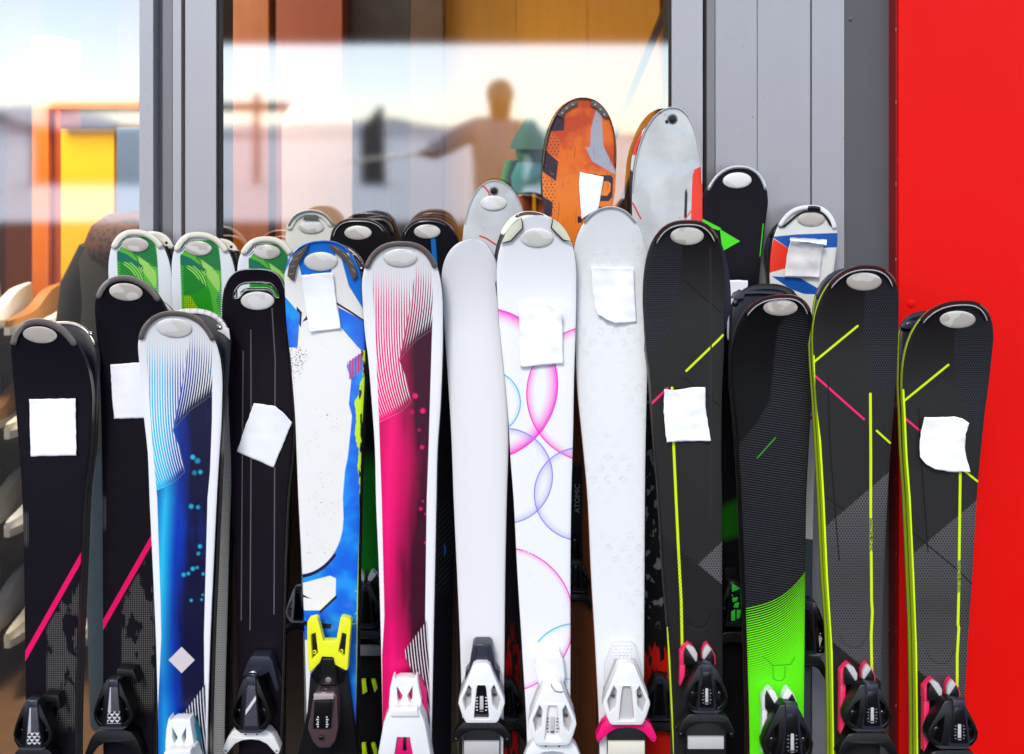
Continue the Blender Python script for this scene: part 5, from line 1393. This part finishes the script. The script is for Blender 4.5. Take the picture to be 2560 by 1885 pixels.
g = G('black_and_green_stripe_ski_print', .42, .15)
st = (((g.y - g.x * .35) / 5.2).fr() - .5).ab() * 2
cP = g.mix(C(20, 17, 20), g.mix(C(8, 70, 20), C(30, 150, 40), (st - .45).st(.2)), (g.y - 1150).st(60) * (1440 - g.y).st(30))
Pp, spP = back((893, 546), (824, 625, 2.8), (978, 650, 2.8), [(700, 826, 980), (1000, 832, 975), (1885, 850, 955)], g.done(cP, .05), 'black ski with an oval badge behind the gap of the blue and pink skis', 1.6)
Pp.bumper(585, 585, BROWNM, 3.5, .004); Pp.tube('tip_trim', Pp.arc(590, 575, 7), 1.1, .002, SILVER, .002); Pp.oval('tip_badge', 895, 582, 34, 18, BADGE, .001, .004)
P2 = partner(Pp, spP, 'black partner ski right of the small black ski', (945, 547), (860, 640, 2.6), (988, 630, 2.6), mat=BASE_BLACK, group=BK)
P2.bumper(580, 590, BLACKP, 5, .005)

g = G('black_ski_print_blue_line', .42, .15)
cQ = g.mix(C(18, 17, 24), C(24, 110, 190), g.path([(1083, 600), (1090, 700)], 12).mx(g.poly([(1110, 1150), (1128, 1150), (1126, 1330), (1116, 1372), (1134, 1420), (1122, 1412), (1102, 1376), (1110, 1330)])))
cQ = g.mix(cQ, C(60, 62, 70), (.12 - (((g.y + g.x * 1.0) / 14).fr() - .5).ab()).st(.06) * (g.y - 1250).st(20) * (1480 - g.y).st(20) * (n2(g, 300) - .45).st(.05) * .7)
Qq, spQ = back((1070, 546), (997, 640, 2.5), (1150, 650, 2.5), [(700, 998, 1152), (1000, 1003, 1148), (1245, 1006, 1140), (1885, 1015, 1126)], g.done(cQ, .05), 'black ski with a blue line below its badge, behind the pink ski', 1.6)
Qq.bumper(585, 590, BROWNM, 3.5, .004); Qq.tube('tip_trim', Qq.arc(585, 560, 7), 1.1, .002, CHROME, .002); Qq.oval('tip_badge', 1068, 579, 33, 18, BADGE, .001, .004)
partner(Qq, spQ, 'black partner ski hidden behind the ski with the blue line', mat=BASE_BLACK, group=BK)

g, c = print_grime('grimy_white_small_print', 1236, 500)
c = g.mix(c, C(226, 40, 30), g.path([(1196, 462), (1212, 468), (1220, 478), (1225, 490)], 4).mx(g.path([(1200, 590), (1216, 596), (1240, 612)], 4)))
c = g.mix(c, C(30, 24, 26), (g.y - 900).st(60)); c = g.mix(c, C(200, 20, 20), (g.y - 1580).st(60) * (n2(g, 40, 3, 2, .4) - .5).st(.05))
Rr_, spR = back((1236, 450), (1156, 620, 2.1), (1320, 620, 2.1), [(700, 1157, 1321), (1000, 1165, 1318), (1245, 1170, 1310), (1885, 1180, 1296)], g.done(c, .05, 900), 'scuffed pale grey ski with a round hole, the smaller of two', 1.604)
Rr_.oval('tip_badge', 1234, 508, 33, 19, BADGE_W, .001, .004)
Rr_.oval('hole_ring', 1235, 477, 11, 11, MIDG, .001, .003, n=20); Rr_.oval('tip_hole', 1235, 477, 8, 8, BLACKP, .003, .0042, n=20)
Rr_.tube('tip_trim', Rr_.arc(560, 560, 1.5), 1.2, .001, GREYP, .001)

Ss, spS = back((1456, 244), (1356, 450, 2.2), (1541, 390, 2.3), [(460, 1356, 1539), (520, 1360, 1531), (600, 1368, 1520), (700, 1375, 1512), (1000, 1385, 1502), (1885, 1398, 1490)], print_orange(), 'scratched orange ski with dark dotted panels, tallest of all', 1.604)
Ss.tube('tip_trim', Ss.arc(420, 420, 1.5), 2, .003, BROWNM, .001)
Ss.plate('tip_pad', [(1392, 288), (1410, 268), (1432, 254), (1444, 251), (1443, 264), (1430, 268), (1415, 278), (1406, 293)], BROWNG, .001, .005, bev=1.2)
Ss.plate('tip_pad', [(1478, 251), (1494, 255), (1508, 266), (1520, 282), (1524, 291), (1511, 296), (1504, 285), (1492, 272), (1477, 264)], BROWNG, .001, .005, bev=1.2)
for x, y in ((1406, 282), (1417, 270), (1432, 261), (1488, 261), (1501, 273), (1511, 286)):
    Ss.plate('tip_mark', [(x - 3, y + 2), (x + 3, y + 2), (x, y - 3)], GREYP, .005, .0056, bev=.2)
Ss.paper([(1450, 430), (1480, 436), (1509, 442), (1503, 480), (1495, 524), (1474, 536), (1454, 549), (1450, 500), (1447, 460)], [.002, 0, .004, 0, 0, 0, 0, 0, 0], 23)
Ss.text('lettering', 'ATOMIC', 1444, 1246, 19, GREYP, R(-90), .0006)

g, c = print_grime('grimy_white_large_print', 1683, 300)
rd = C(246, 50, 20)
c = g.mix(c, rd, g.poly([(1731, 440), (1736, 424), (1760, 412), (1760, 560), (1727, 560)], 1.5))
c = g.mix(c, rd, g.seg(1752, 366, 1753, 384, 5)); c = g.mix(c, rd, g.seg(1644, 284, 1652, 282, 5)); c = g.mix(c, C(226, 40, 40), g.seg(1582, 508, 1602, 547, 4))
c = g.mix(c, C(24, 18, 22), g.poly([(1712, 480), (1716, 470), (1719, 485), (1717, 545), (1710, 545)], 2)); c = g.mix(c, rd, g.path([(1708, 556), (1727, 528)], 3))
c = g.mix(c, g.mix(C(20, 20, 22), C(130, 132, 134), (n2(g, 46, 4, 1.3, .7) - .58).st(.02)), (g.y - 840).st(30))
c = g.mix(c, g.mix(C(20, 20, 22), C(228, 30, 16), (n2(g, 30, 4, 3, .6) - .4 + (g.y - 1680) / 400).st(.04)), (g.y - 1560).st(40))
Tt, spT = back((1683, 267), (1580, 500, 2.1), (1756, 460, 2.2), [(520, 1580, 1756), (700, 1588, 1752), (1000, 1600, 1745), (1885, 1612, 1738)], g.done(c, .05, 900), 'scuffed pale grey ski with a round hole and a red stripe, the larger of two', 1.6)
Tt.oval('hole_ring', 1681, 297, 13, 13, MIDG, .001, .003, n=20); Tt.oval('tip_hole', 1681, 297, 9.5, 9.5, BLACKP, .003, .0045, n=20)
Tt.oval('hole_chip', 1667, 304, 4, 5, BLACKP, .001, .002, n=10)
Tt.tube('tip_trim', Tt.arc(480, 460, 1.5), 1.6, .002, GREYP, .001)
g = G('red_and_white_side_print', .3)
cT = g.mix(C(232, 222, 224), C(240, 44, 20), g.poly([(1560, 380), (1620, 300), (1612, 340), (1596, 372), (1592, 390)]).mx(g.poly([(1560, 400), (1590, 440), (1590, 455), (1560, 430)])))
cT = g.mix(cT, C(24, 20, 26), (g.y - (g.x - 1575) * .9 - 425).st(2))
T2 = partner(Tt, spT, 'partner ski with red and white edge left of the larger scuffed ski', (1665, 297), (1576, 440, 2.2), (1742, 460, 2.2), mat=g.done(cT, .03), group=BK)

g = G('black_ski_print_green_arrow', .42, .15)
c = g.mix(C(20, 17, 24), C(84, 232, 40), g.poly([(1800, 573), (1850, 603), (1806, 628)]).mx(g.poly([(1740, 540), (1753, 545), (1803, 571), (1797, 576), (1750, 560)])).mx(g.seg(1908, 560, 1900, 640, 2)))
c = g.mix(c, C(30, 110, 20), g.poly([(1770, 1285), (1880, 1230), (1880, 1330), (1770, 1360)], 20) * .9)
Uu, spU = back((1848, 414), (1753, 560, 2.2), (1920, 510, 2.4), [(600, 1753, 1908), (700, 1757, 1898), (1000, 1765, 1884), (1885, 1780, 1866)], g.done(c, .05), 'black ski with a bright green arrowhead against the grey cladding')
Uu.bumper(475, 477, SILVER, 4.5, .004); Uu.oval('tip_badge', 1843, 451, 36, 20, BADGE_W, .001, .004, rot=-.05)
Uu.paper([(1818, 700), (1840, 700), (1869, 701), (1869, 850), (1818, 850)], None, 25)
U2 = partner(Uu, spU, 'partner ski left edge behind the black ski with green arrowhead', (1830, 424), (1749, 560, 2.2), (1905, 530, 2.2), mat=BASE_BLACK, group=BK, side=EDGE_STEEL)
U2.bumper(470, 470, MIDG, 4, .004)

g = G('white_blue_red_ski_print', .34)
bl = C(14, 84, 170); c = C(232, 230, 222)
c = g.mix(c, bl, g.poly([(1930, 592), (1990, 586), (2100, 582), (2100, 618), (2050, 620), (1970, 620)]).mx(g.poly([(1920, 684), (1960, 672), (2000, 695), (2080, 700), (2072, 737), (2010, 735), (1975, 722)])))
c = g.mix(c, C(242, 50, 20), g.poly([(1934, 597), (1970, 620), (1968, 670), (1920, 683), (1922, 640)]))
c = g.mix(c, wh_ if False else C(232, 230, 222), g.poly([(1920, 686), (1965, 718), (1920, 716)]))
c = g.mix(c, bl, g.poly([(1925, 745), (1970, 718), (1985, 728), (1960, 770), (1920, 770)]) * .9)
c = g.mix(c, C(240, 60, 30), (g.y - 930).st(3) * (1052 - g.y + (g.x - 2026) * -.8).st(3) * (n2(g, 60, 1, .6, 1.2) - .47).st(.03))
c = g.mix(c, C(70, 82, 90), (g.y - 1345 - (g.x - 2010) * .2).st(2))
Vv, spV = back((2028, 514), (1924, 690, 2.5), (2094, 600, 2.3), [(690, 1924, 2082), (760, 1926, 2068), (900, 1930, 2052), (1000, 1932, 2048), (1245, 1936, 2034), (1885, 1946, 2026)], g.done(c, .04, 1000, bump=.5, bscale=700, hd=.0002), 'small white ski with blue bands and a red wedge, crumpled note taped on')
Vv.bumper(565, 572, WHITEP, 6.5, .005); Vv.tube('tip_cap', [p for p in Vv.arc(600, 600, 6) if 2012 < p[0] < 2056], 6.8, .0056, BLACKP, .0008)
Vv.tube('guard_outline', [(1948, 568), (1960, 566), (1976, 552), (1992, 538), (2010, 529), (2040, 528), (2058, 534), (2070, 548), (2076, 560), (2090, 571)], 3, .003, BLACKP, .001)
Vv.oval('tip_badge', 2028, 548, 35, 18, BADGE, .001, .004)
Vv.paper([(1976, 600), (2015, 604), (2058, 614), (2054, 650), (2048, 694), (2005, 692), (1961, 691), (1966, 645)], [.004, .004, .006, 0, .006, 0, .003, 0], 27, amp=.002, mat=plain('thin_receipt_paper', C(228, 222, 220), .6, bump=1.2, bscale=90, hd=.0008))
Vv.paper([(1976, 594), (2020, 596), (2067, 599), (2066, 613), (2030, 607), (1974, 600)], [.004, .006, .004, .012, .01, .006], 29, name='folded_flap', h=.012)
Vv.text('receipt_lettering', 'RESTORE', 2010, 606, 7, BLACKP, .05, .0155)
V2 = partner(Vv, spV, 'dark partner ski left of the small blue banded ski', (1990, 545), (1913, 640, 2.2), (2075, 650, 2.2), group=BK, side=EDGE_STEEL)
V2.bumper(590, 585, BLACKP, 8, .005); V2.oval('tip_screw', 1937, 579, 4, 4, SCREW, .004, .007, n=10)

# ================================================================ bindings on the skis
gb = G('striped_bar_print', .25, coat=.3); _s = (((gb.x + gb.y * .8) / 8.0).fr() - .5).ab() * 2
STRB = gb.done(gb.mix(gb.mix(C(92, 90, 104), C(50, 48, 58), _s), C(222, 222, 226), gb.seg(608, 1790, 650, 1730, 7)), .02)
gt = G('triangle_bar_print', .25, coat=.3)
def tri_print(cx, y0, y1):
    g = G('black_white_triangle_bar_%d' % (cx // 100), .3, coat=.2)
    w_ = (n2(g, 45, 2) - .5).st(.02); low = (g.y - (y0 + (y1 - y0) * .62)).st(3)
    c = g.mix(C(60, 58, 64), C(214, 214, 218), ((g.x - cx + 8).ab() - 5).st(2) * -.7 + .75)
    tri = ((((g.x - cx) / 13 + (g.y) / 16).fr() - .5) + (((g.x - cx) / -13 + g.y / 16).fr() - .5))
    c = g.mix(c, g.mix(C(18, 16, 20), C(220, 220, 224), tri.st(.05)), low)
    return g.done(c, .02)
b = dome_toe(A, 83, 1748, 1874, 49, (1868, 1935, 62), barpat=tri_print(80, 1768, 1870), slit=False)
A.plate('rear_bracket', [(104, 1752), (108, 1737), (145, 1739), (152, 1772), (144, 1776), (138, 1756), (112, 1755)], BLACKP, .004, .022, bev=2, parent=b)
b = dome_toe(B, 284, 1697, 1822, 50, (1824, 1900, 72), barpat=tri_print(280, 1716, 1818), slit=False)
B.plate('rear_bracket', [(286, 1696), (293, 1673), (332, 1675), (346, 1708), (336, 1711), (326, 1692), (300, 1694), (296, 1700)], BLACKP, .004, .024, bev=2, parent=b)
b = dome_toe(D, 628, 1690, 1830, 50, (1822, 1886, 72), barpat=STRB, slit=False, wing=WHITEP)
D.plate('rear_bracket', [(606, 1690), (620, 1652), (630, 1641), (672, 1641), (680, 1652), (697, 1720), (692, 1732), (684, 1712), (672, 1680), (650, 1692), (634, 1688), (618, 1692)], NAVYP, .004, .026, bev=2.5, parent=b)
D.oval('pivot_bolt', 632, 1682, 12, 5, CHROME, .024, .028, b, n=18)

# E: acid yellow bracket above a smoked housing
b = Ee.plate('toe_binding', [(775, 1690), (800, 1640), (845, 1640), (868, 1690), (872, 1720), (894, 1890), (742, 1890), (768, 1780)], BLACKP, .001, .014, bev=2.5)
b['label'] = 'black toe piece with an acid yellow bracket'
Ee.plate('yellow_bracket', [(768, 1556), (772, 1549), (789, 1545), (794, 1549), (808, 1604), (840, 1604), (851, 1546), (856, 1544), (874, 1549), (878, 1556), (874, 1600), (869, 1674), (863, 1676), (838, 1662), (832, 1643), (805, 1642), (800, 1656), (778, 1679), (771, 1677), (768, 1600)],
         YELP, .012, .026, holes=[[(777, 1588), (781, 1585), (789, 1582), (795, 1634), (779, 1650)], [(855, 1582), (862, 1584), (866, 1586), (861, 1645), (845, 1630)]], bev=2, parent=b, res=2)
Ee.plate('bracket_recess', [(775, 1584), (791, 1578), (797, 1636), (778, 1652)], BLACKP, .010, .018, bev=.5, parent=b)
Ee.plate('bracket_recess', [(853, 1578), (868, 1582), (863, 1648), (842, 1632)], BLACKP, .010, .018, bev=.5, parent=b)
for x, y in ((786, 1630), (853, 1628)): Ee.oval('ring_mark', x, y, 5.5, 5.5, YELP, .018, .0192, b, n=14); Ee.oval('ring_core', x, y, 2.6, 2.6, BLACKP, .0190, .0196, b, n=10)
Ee.plate('neck', [(806, 1646), (834, 1646), (845, 1712), (796, 1712)], BLACKP, .012, .028, bev=2, parent=b, dome=.003)
Ee.plate('shoulder', [(776, 1686), (804, 1652), (800, 1712), (784, 1704)], BLACKG, .010, .020, bev=1.5, parent=b); Ee.plate('shoulder', [(866, 1684), (838, 1656), (842, 1714), (860, 1704)], BLACKG, .010, .020, bev=1.5, parent=b)
Ee.oval('neck_button', 821, 1700, 8, 8, MIDG, .027, .030, b, n=16)
Ee.oval('pivot_bolt', 815, 1722, 16, 5, BLACKG, .02, .031, b, n=18)
Ee.plate('toe_housing', [(784, 1740), (790, 1728), (835, 1728), (842, 1738), (846, 1816), (840, 1850), (826, 1866), (796, 1866), (782, 1850), (770, 1822)], plain('smoked_bronze_plastic', C(104, 82, 84), .2, .45, coat=.6), .01, .036, bev=4, parent=b, dome=.008, res=3)
Ee.plate('housing_face', [(786, 1752), (832, 1752), (826, 1822), (782, 1822)], BLACKG, .0415, .0440, bev=1.5, parent=b)
Ee.plate('housing_top', [(784, 1736), (834, 1736), (834, 1748), (784, 1750)], plain('pale_bronze', C(200, 184, 188), .25, .3), .041, .0455, bev=1.5, parent=b)
scale_marks(Ee, b, 806, 1790, 1820, 24, .0442, PRINTW, slit=False)
Ee.oval('housing_screw', 802, 1844, 7, 7, BLACKG, .04, .047, b, n=14)

# C and F: white racing toe pieces with two blunt horns
def horned_white(s, cx, y0, yb, hw, accent, ctr):
    H = 200.0
    b = s.plate('toe_binding', [(cx - hw * .52, y0 + 5), (cx + hw * .62, y0 + 5), (cx + hw * .85, y0 + 40), (cx + hw * .9, y0 + 115), (cx + hw * 1.1, yb + 190), (cx - hw * 1.1, yb + 190), (cx - hw * .6, y0 + 100)], accent, .001, .014, bev=2.5)
    b['label'] = 'white toe piece of the ski binding'
    s.plate('toe_cover', [(cx - hw * .6, y0 + 60), (cx - hw * .56, y0 + 28), (cx - hw * .46, y0 + 2), (cx - hw * .40, y0), (cx - hw * .36, y0 + 8), (cx - hw * .2, y0 + 3), (cx + hw * .24, y0 + 3), (cx + hw * .38, y0 + 8), (cx + hw * .42, y0), (cx + hw * .5, y0 + 2), (cx + hw * .56, y0 + 28), (cx + hw * .66, y0 + 60), (cx + hw * .64, y0 + 100), (cx - hw * .62, y0 + 100)],
            WHITEP, .010, .026, holes=[[(cx - hw * .3, y0 + 24), (cx - hw * .06, y0 + 48), (cx - hw * .22, y0 + 76), (cx - hw * .3, y0 + 50)][::1], [(cx + hw * .32, y0 + 24), (cx + hw * .32, y0 + 50), (cx + hw * .24, y0 + 74), (cx + hw * .1, y0 + 48)]], bev=2, parent=b, res=2)
    s.plate('toe_housing', [(cx - hw * .6, y0 + 82), (cx - hw * .46, y0 + 78), (cx + hw * .46, y0 + 78), (cx + hw * .6, y0 + 82), (cx + hw * .8, y0 + 112), (cx + hw * 1.12, yb + 130), (cx - hw * 1.12, yb + 130), (cx - hw * .8, y0 + 112)],
            WHITEP, .014, .040, holes=([[(cx - hw * .26, y0 + 147), (cx + hw * .22, y0 + 147), (cx + hw * .36, y0 + 200), (cx - hw * .4, y0 + 200)]] if ctr else []), bev=4, parent=b, dome=.006, res=3)
    s.plate('housing_ridge', [(cx - hw * .5, y0 + 82), (cx + hw * .5, y0 + 82), (cx + hw * .56, y0 + 100), (cx - hw * .56, y0 + 100)], WHITEP, .036, .049, bev=3, parent=b, dome=.002)
    if ctr:
        s.plate('adjustment_window', [(cx - hw * .24, y0 + 149), (cx + hw * .2, y0 + 149), (cx + hw * .34, y0 + 198), (cx - hw * .38, y0 + 198)], accent, .03, .042, bev=1, parent=b)
        s.plate('indicator_slit', [(cx - hw * .05, y0 + 152), (cx + hw * .06, y0 + 152), (cx + hw * .08, y0 + 184), (cx - hw * .07, y0 + 184)], BLACKP, .041, .0436, bev=.5, parent=b)
horned_white(Ff, 1011, 1692, 1790, 64, MAGP, True)
horned_white(Cc, 447, 1795, 1890, 56, TEALP, False)

shield_toe(Gg, 1204, 1657, 1806, 58, WHITEP, GREYP, BLACKG, BLACKP, (1802, 1856, 74), (GREYP, 46), cap=(NAVYP, 1609, 1722))
b = shield_toe(Hh, 1381, 1704, 1862, 60, WHITEP, GREYP, WHITEP, WHITEP, (1846, 1925, 76), None, marks=BLACKP)
Hh.plate('binding_cover', [(1342, 1700), (1336, 1662), (1350, 1632), (1364, 1640), (1392, 1638), (1398, 1628), (1408, 1650), (1413, 1690), (1408, 1716), (1350, 1716)], WHITEP, .001, .018, bev=3, parent=b, dome=.004, res=2)
Hh.tube('housing_seam', [(1378, 1708), (1380, 1718), (1388, 1728), (1402, 1731), (1410, 1728)], .9, .0008, BLACKP, .0415, b)
b = shield_toe(Ii, 1566, 1658, 1811, 59, WHITEP, GREYP, GREYP, PINKP, (1792, 1856, 76), (CREAM, 48), scale=False)
Ii.plate('embossed_pad', [(1532, 1612), (1540, 1606), (1578, 1606), (1588, 1614), (1602, 1660), (1606, 1720), (1510, 1720), (1512, 1660)], plain('frosted_white_plastic', C(226, 226, 228), .45), .001, .006, bev=2, parent=b)
for r_ in range(6):
    for q_ in range(5):
        Ii.oval('embossed_dot', 1537 + q_ * 9 + (r_ % 2) * 3, 1613 + r_ * 8, 3.4, 3.2, WHITEP, .0058, .0072, b, n=6)
for wx in (-1, 1):
    Ii.tube('window_edge', [(1566 + wx * 12, 1713), (1566 + wx * 19, 1792)], 1.2, .001, PINKP, .0335, b)

b = dome_toe(J, 1765, 1657, 1781, 54, (1783, 1843, 72), slit=True, skew=2, pad=(GREYP, 50))
horns(J, b, 1701, 1750, 1790, 1612, 1662, PINKL, GREYP, 1716)
b = dome_toe(K, 1969, 1758, 1905, 64, None, slit=True, skew=12)
horns(K, b, 1906, 1951, 1993, 1721, 1774, WHITEP, WHITEP, 1885)
b = dome_toe(Lk, 2169, 1707, 1827, 60, (1830, 1900, 76), slit=True, skew=12)
horns(Lk, b, 2102, 2150, 2190, 1661, 1712, PINKL, GREYP, 1836)
b = dome_toe(M, 2381, 1747, 1870, 64, (1874, 1940, 78), slit=True, skew=18)
horns(M, b, 2311, 2362, 2402, 1700, 1752, PINKL, GREYP, 1880)

# back-row bindings glimpsed in the gaps
b = dome_toe(Uu, 1832, 1452, 1565, 34, (1580, 1640, 46), slit=False)
Uu.plate('binding_cap', [(1812, 1420), (1838, 1420), (1850, 1458), (1812, 1458)], BLACKP, .003, .02, bev=2, parent=b)
for t_ in ([(1830, 1458), (1850, 1472), (1830, 1480)], [(1852, 1475), (1862, 1492), (1852, 1500)], [(1830, 1484), (1834, 1492), (1830, 1490)], [(1831, 1495), (1845, 1494), (1843, 1502), (1831, 1506)], [(1838, 1508), (1848, 1507), (1846, 1520), (1834, 1518)], [(1853, 1508), (1858, 1508), (1858, 1522), (1854, 1520)], [(1828, 1530), (1838, 1524), (1838, 1552), (1828, 1552)], [(1842, 1526), (1852, 1526), (1850, 1545), (1842, 1548)]):
    Uu.plate('green_facet', t_, GREENP, .042, .0445, bev=.3, parent=b)
b = dome_toe(Ss, 1440, 1400, 1480, 36, (1484, 1530, 46), slit=False); Ss.plate('binding_lever', [(1430, 1350), (1440, 1346), (1448, 1362), (1452, 1410), (1436, 1410)], BLACKG, .004, .03, bev=2, parent=b)
b = dome_toe(Pp, 915, 1460, 1570, 40, (1575, 1632, 52), slit=False)
horns(Pp, b, 890, 915, 950, 1428, 1468, WHITEP, WHITEP, None)
Pp.plate('glide_plate', [(885, 1616), (955, 1616), (955, 1640), (885, 1640)], MIDG, .016, .024, bev=2, parent=b)
for yy in (1700, 1860):
    Pp.plate('lime_bracket', [(904, yy), (914, yy), (918, yy + 30), (906, yy + 36)], LIME, .006, .012, bev=1, parent=b); Pp.plate('lime_bracket', [(928, yy), (938, yy), (944, yy + 22), (936, yy + 32)], LIME, .006, .012, bev=1, parent=b)
b = dome_toe(O, 745, 1470, 1555, 30, (1556, 1600, 40), slit=False, body=GREYP, wing=BLACKP)
b = dome_toe(Rr_, 1270, 1700, 1800, 40, (1800, 1860, 52), slit=False)
b = dome_toe(Tt, 1650, 1690, 1800, 44, (1805, 1860, 56), slit=False)
b = dome_toe(Vv, 2020, 1500, 1640, 52, (1640, 1700, 50), slit=False, body=BLACKG)
Vv.plate('heel_clip', [(2040, 1590), (2056, 1596), (2050, 1620), (2038, 1612)], CREAM, .01, .03, bev=2, parent=b)
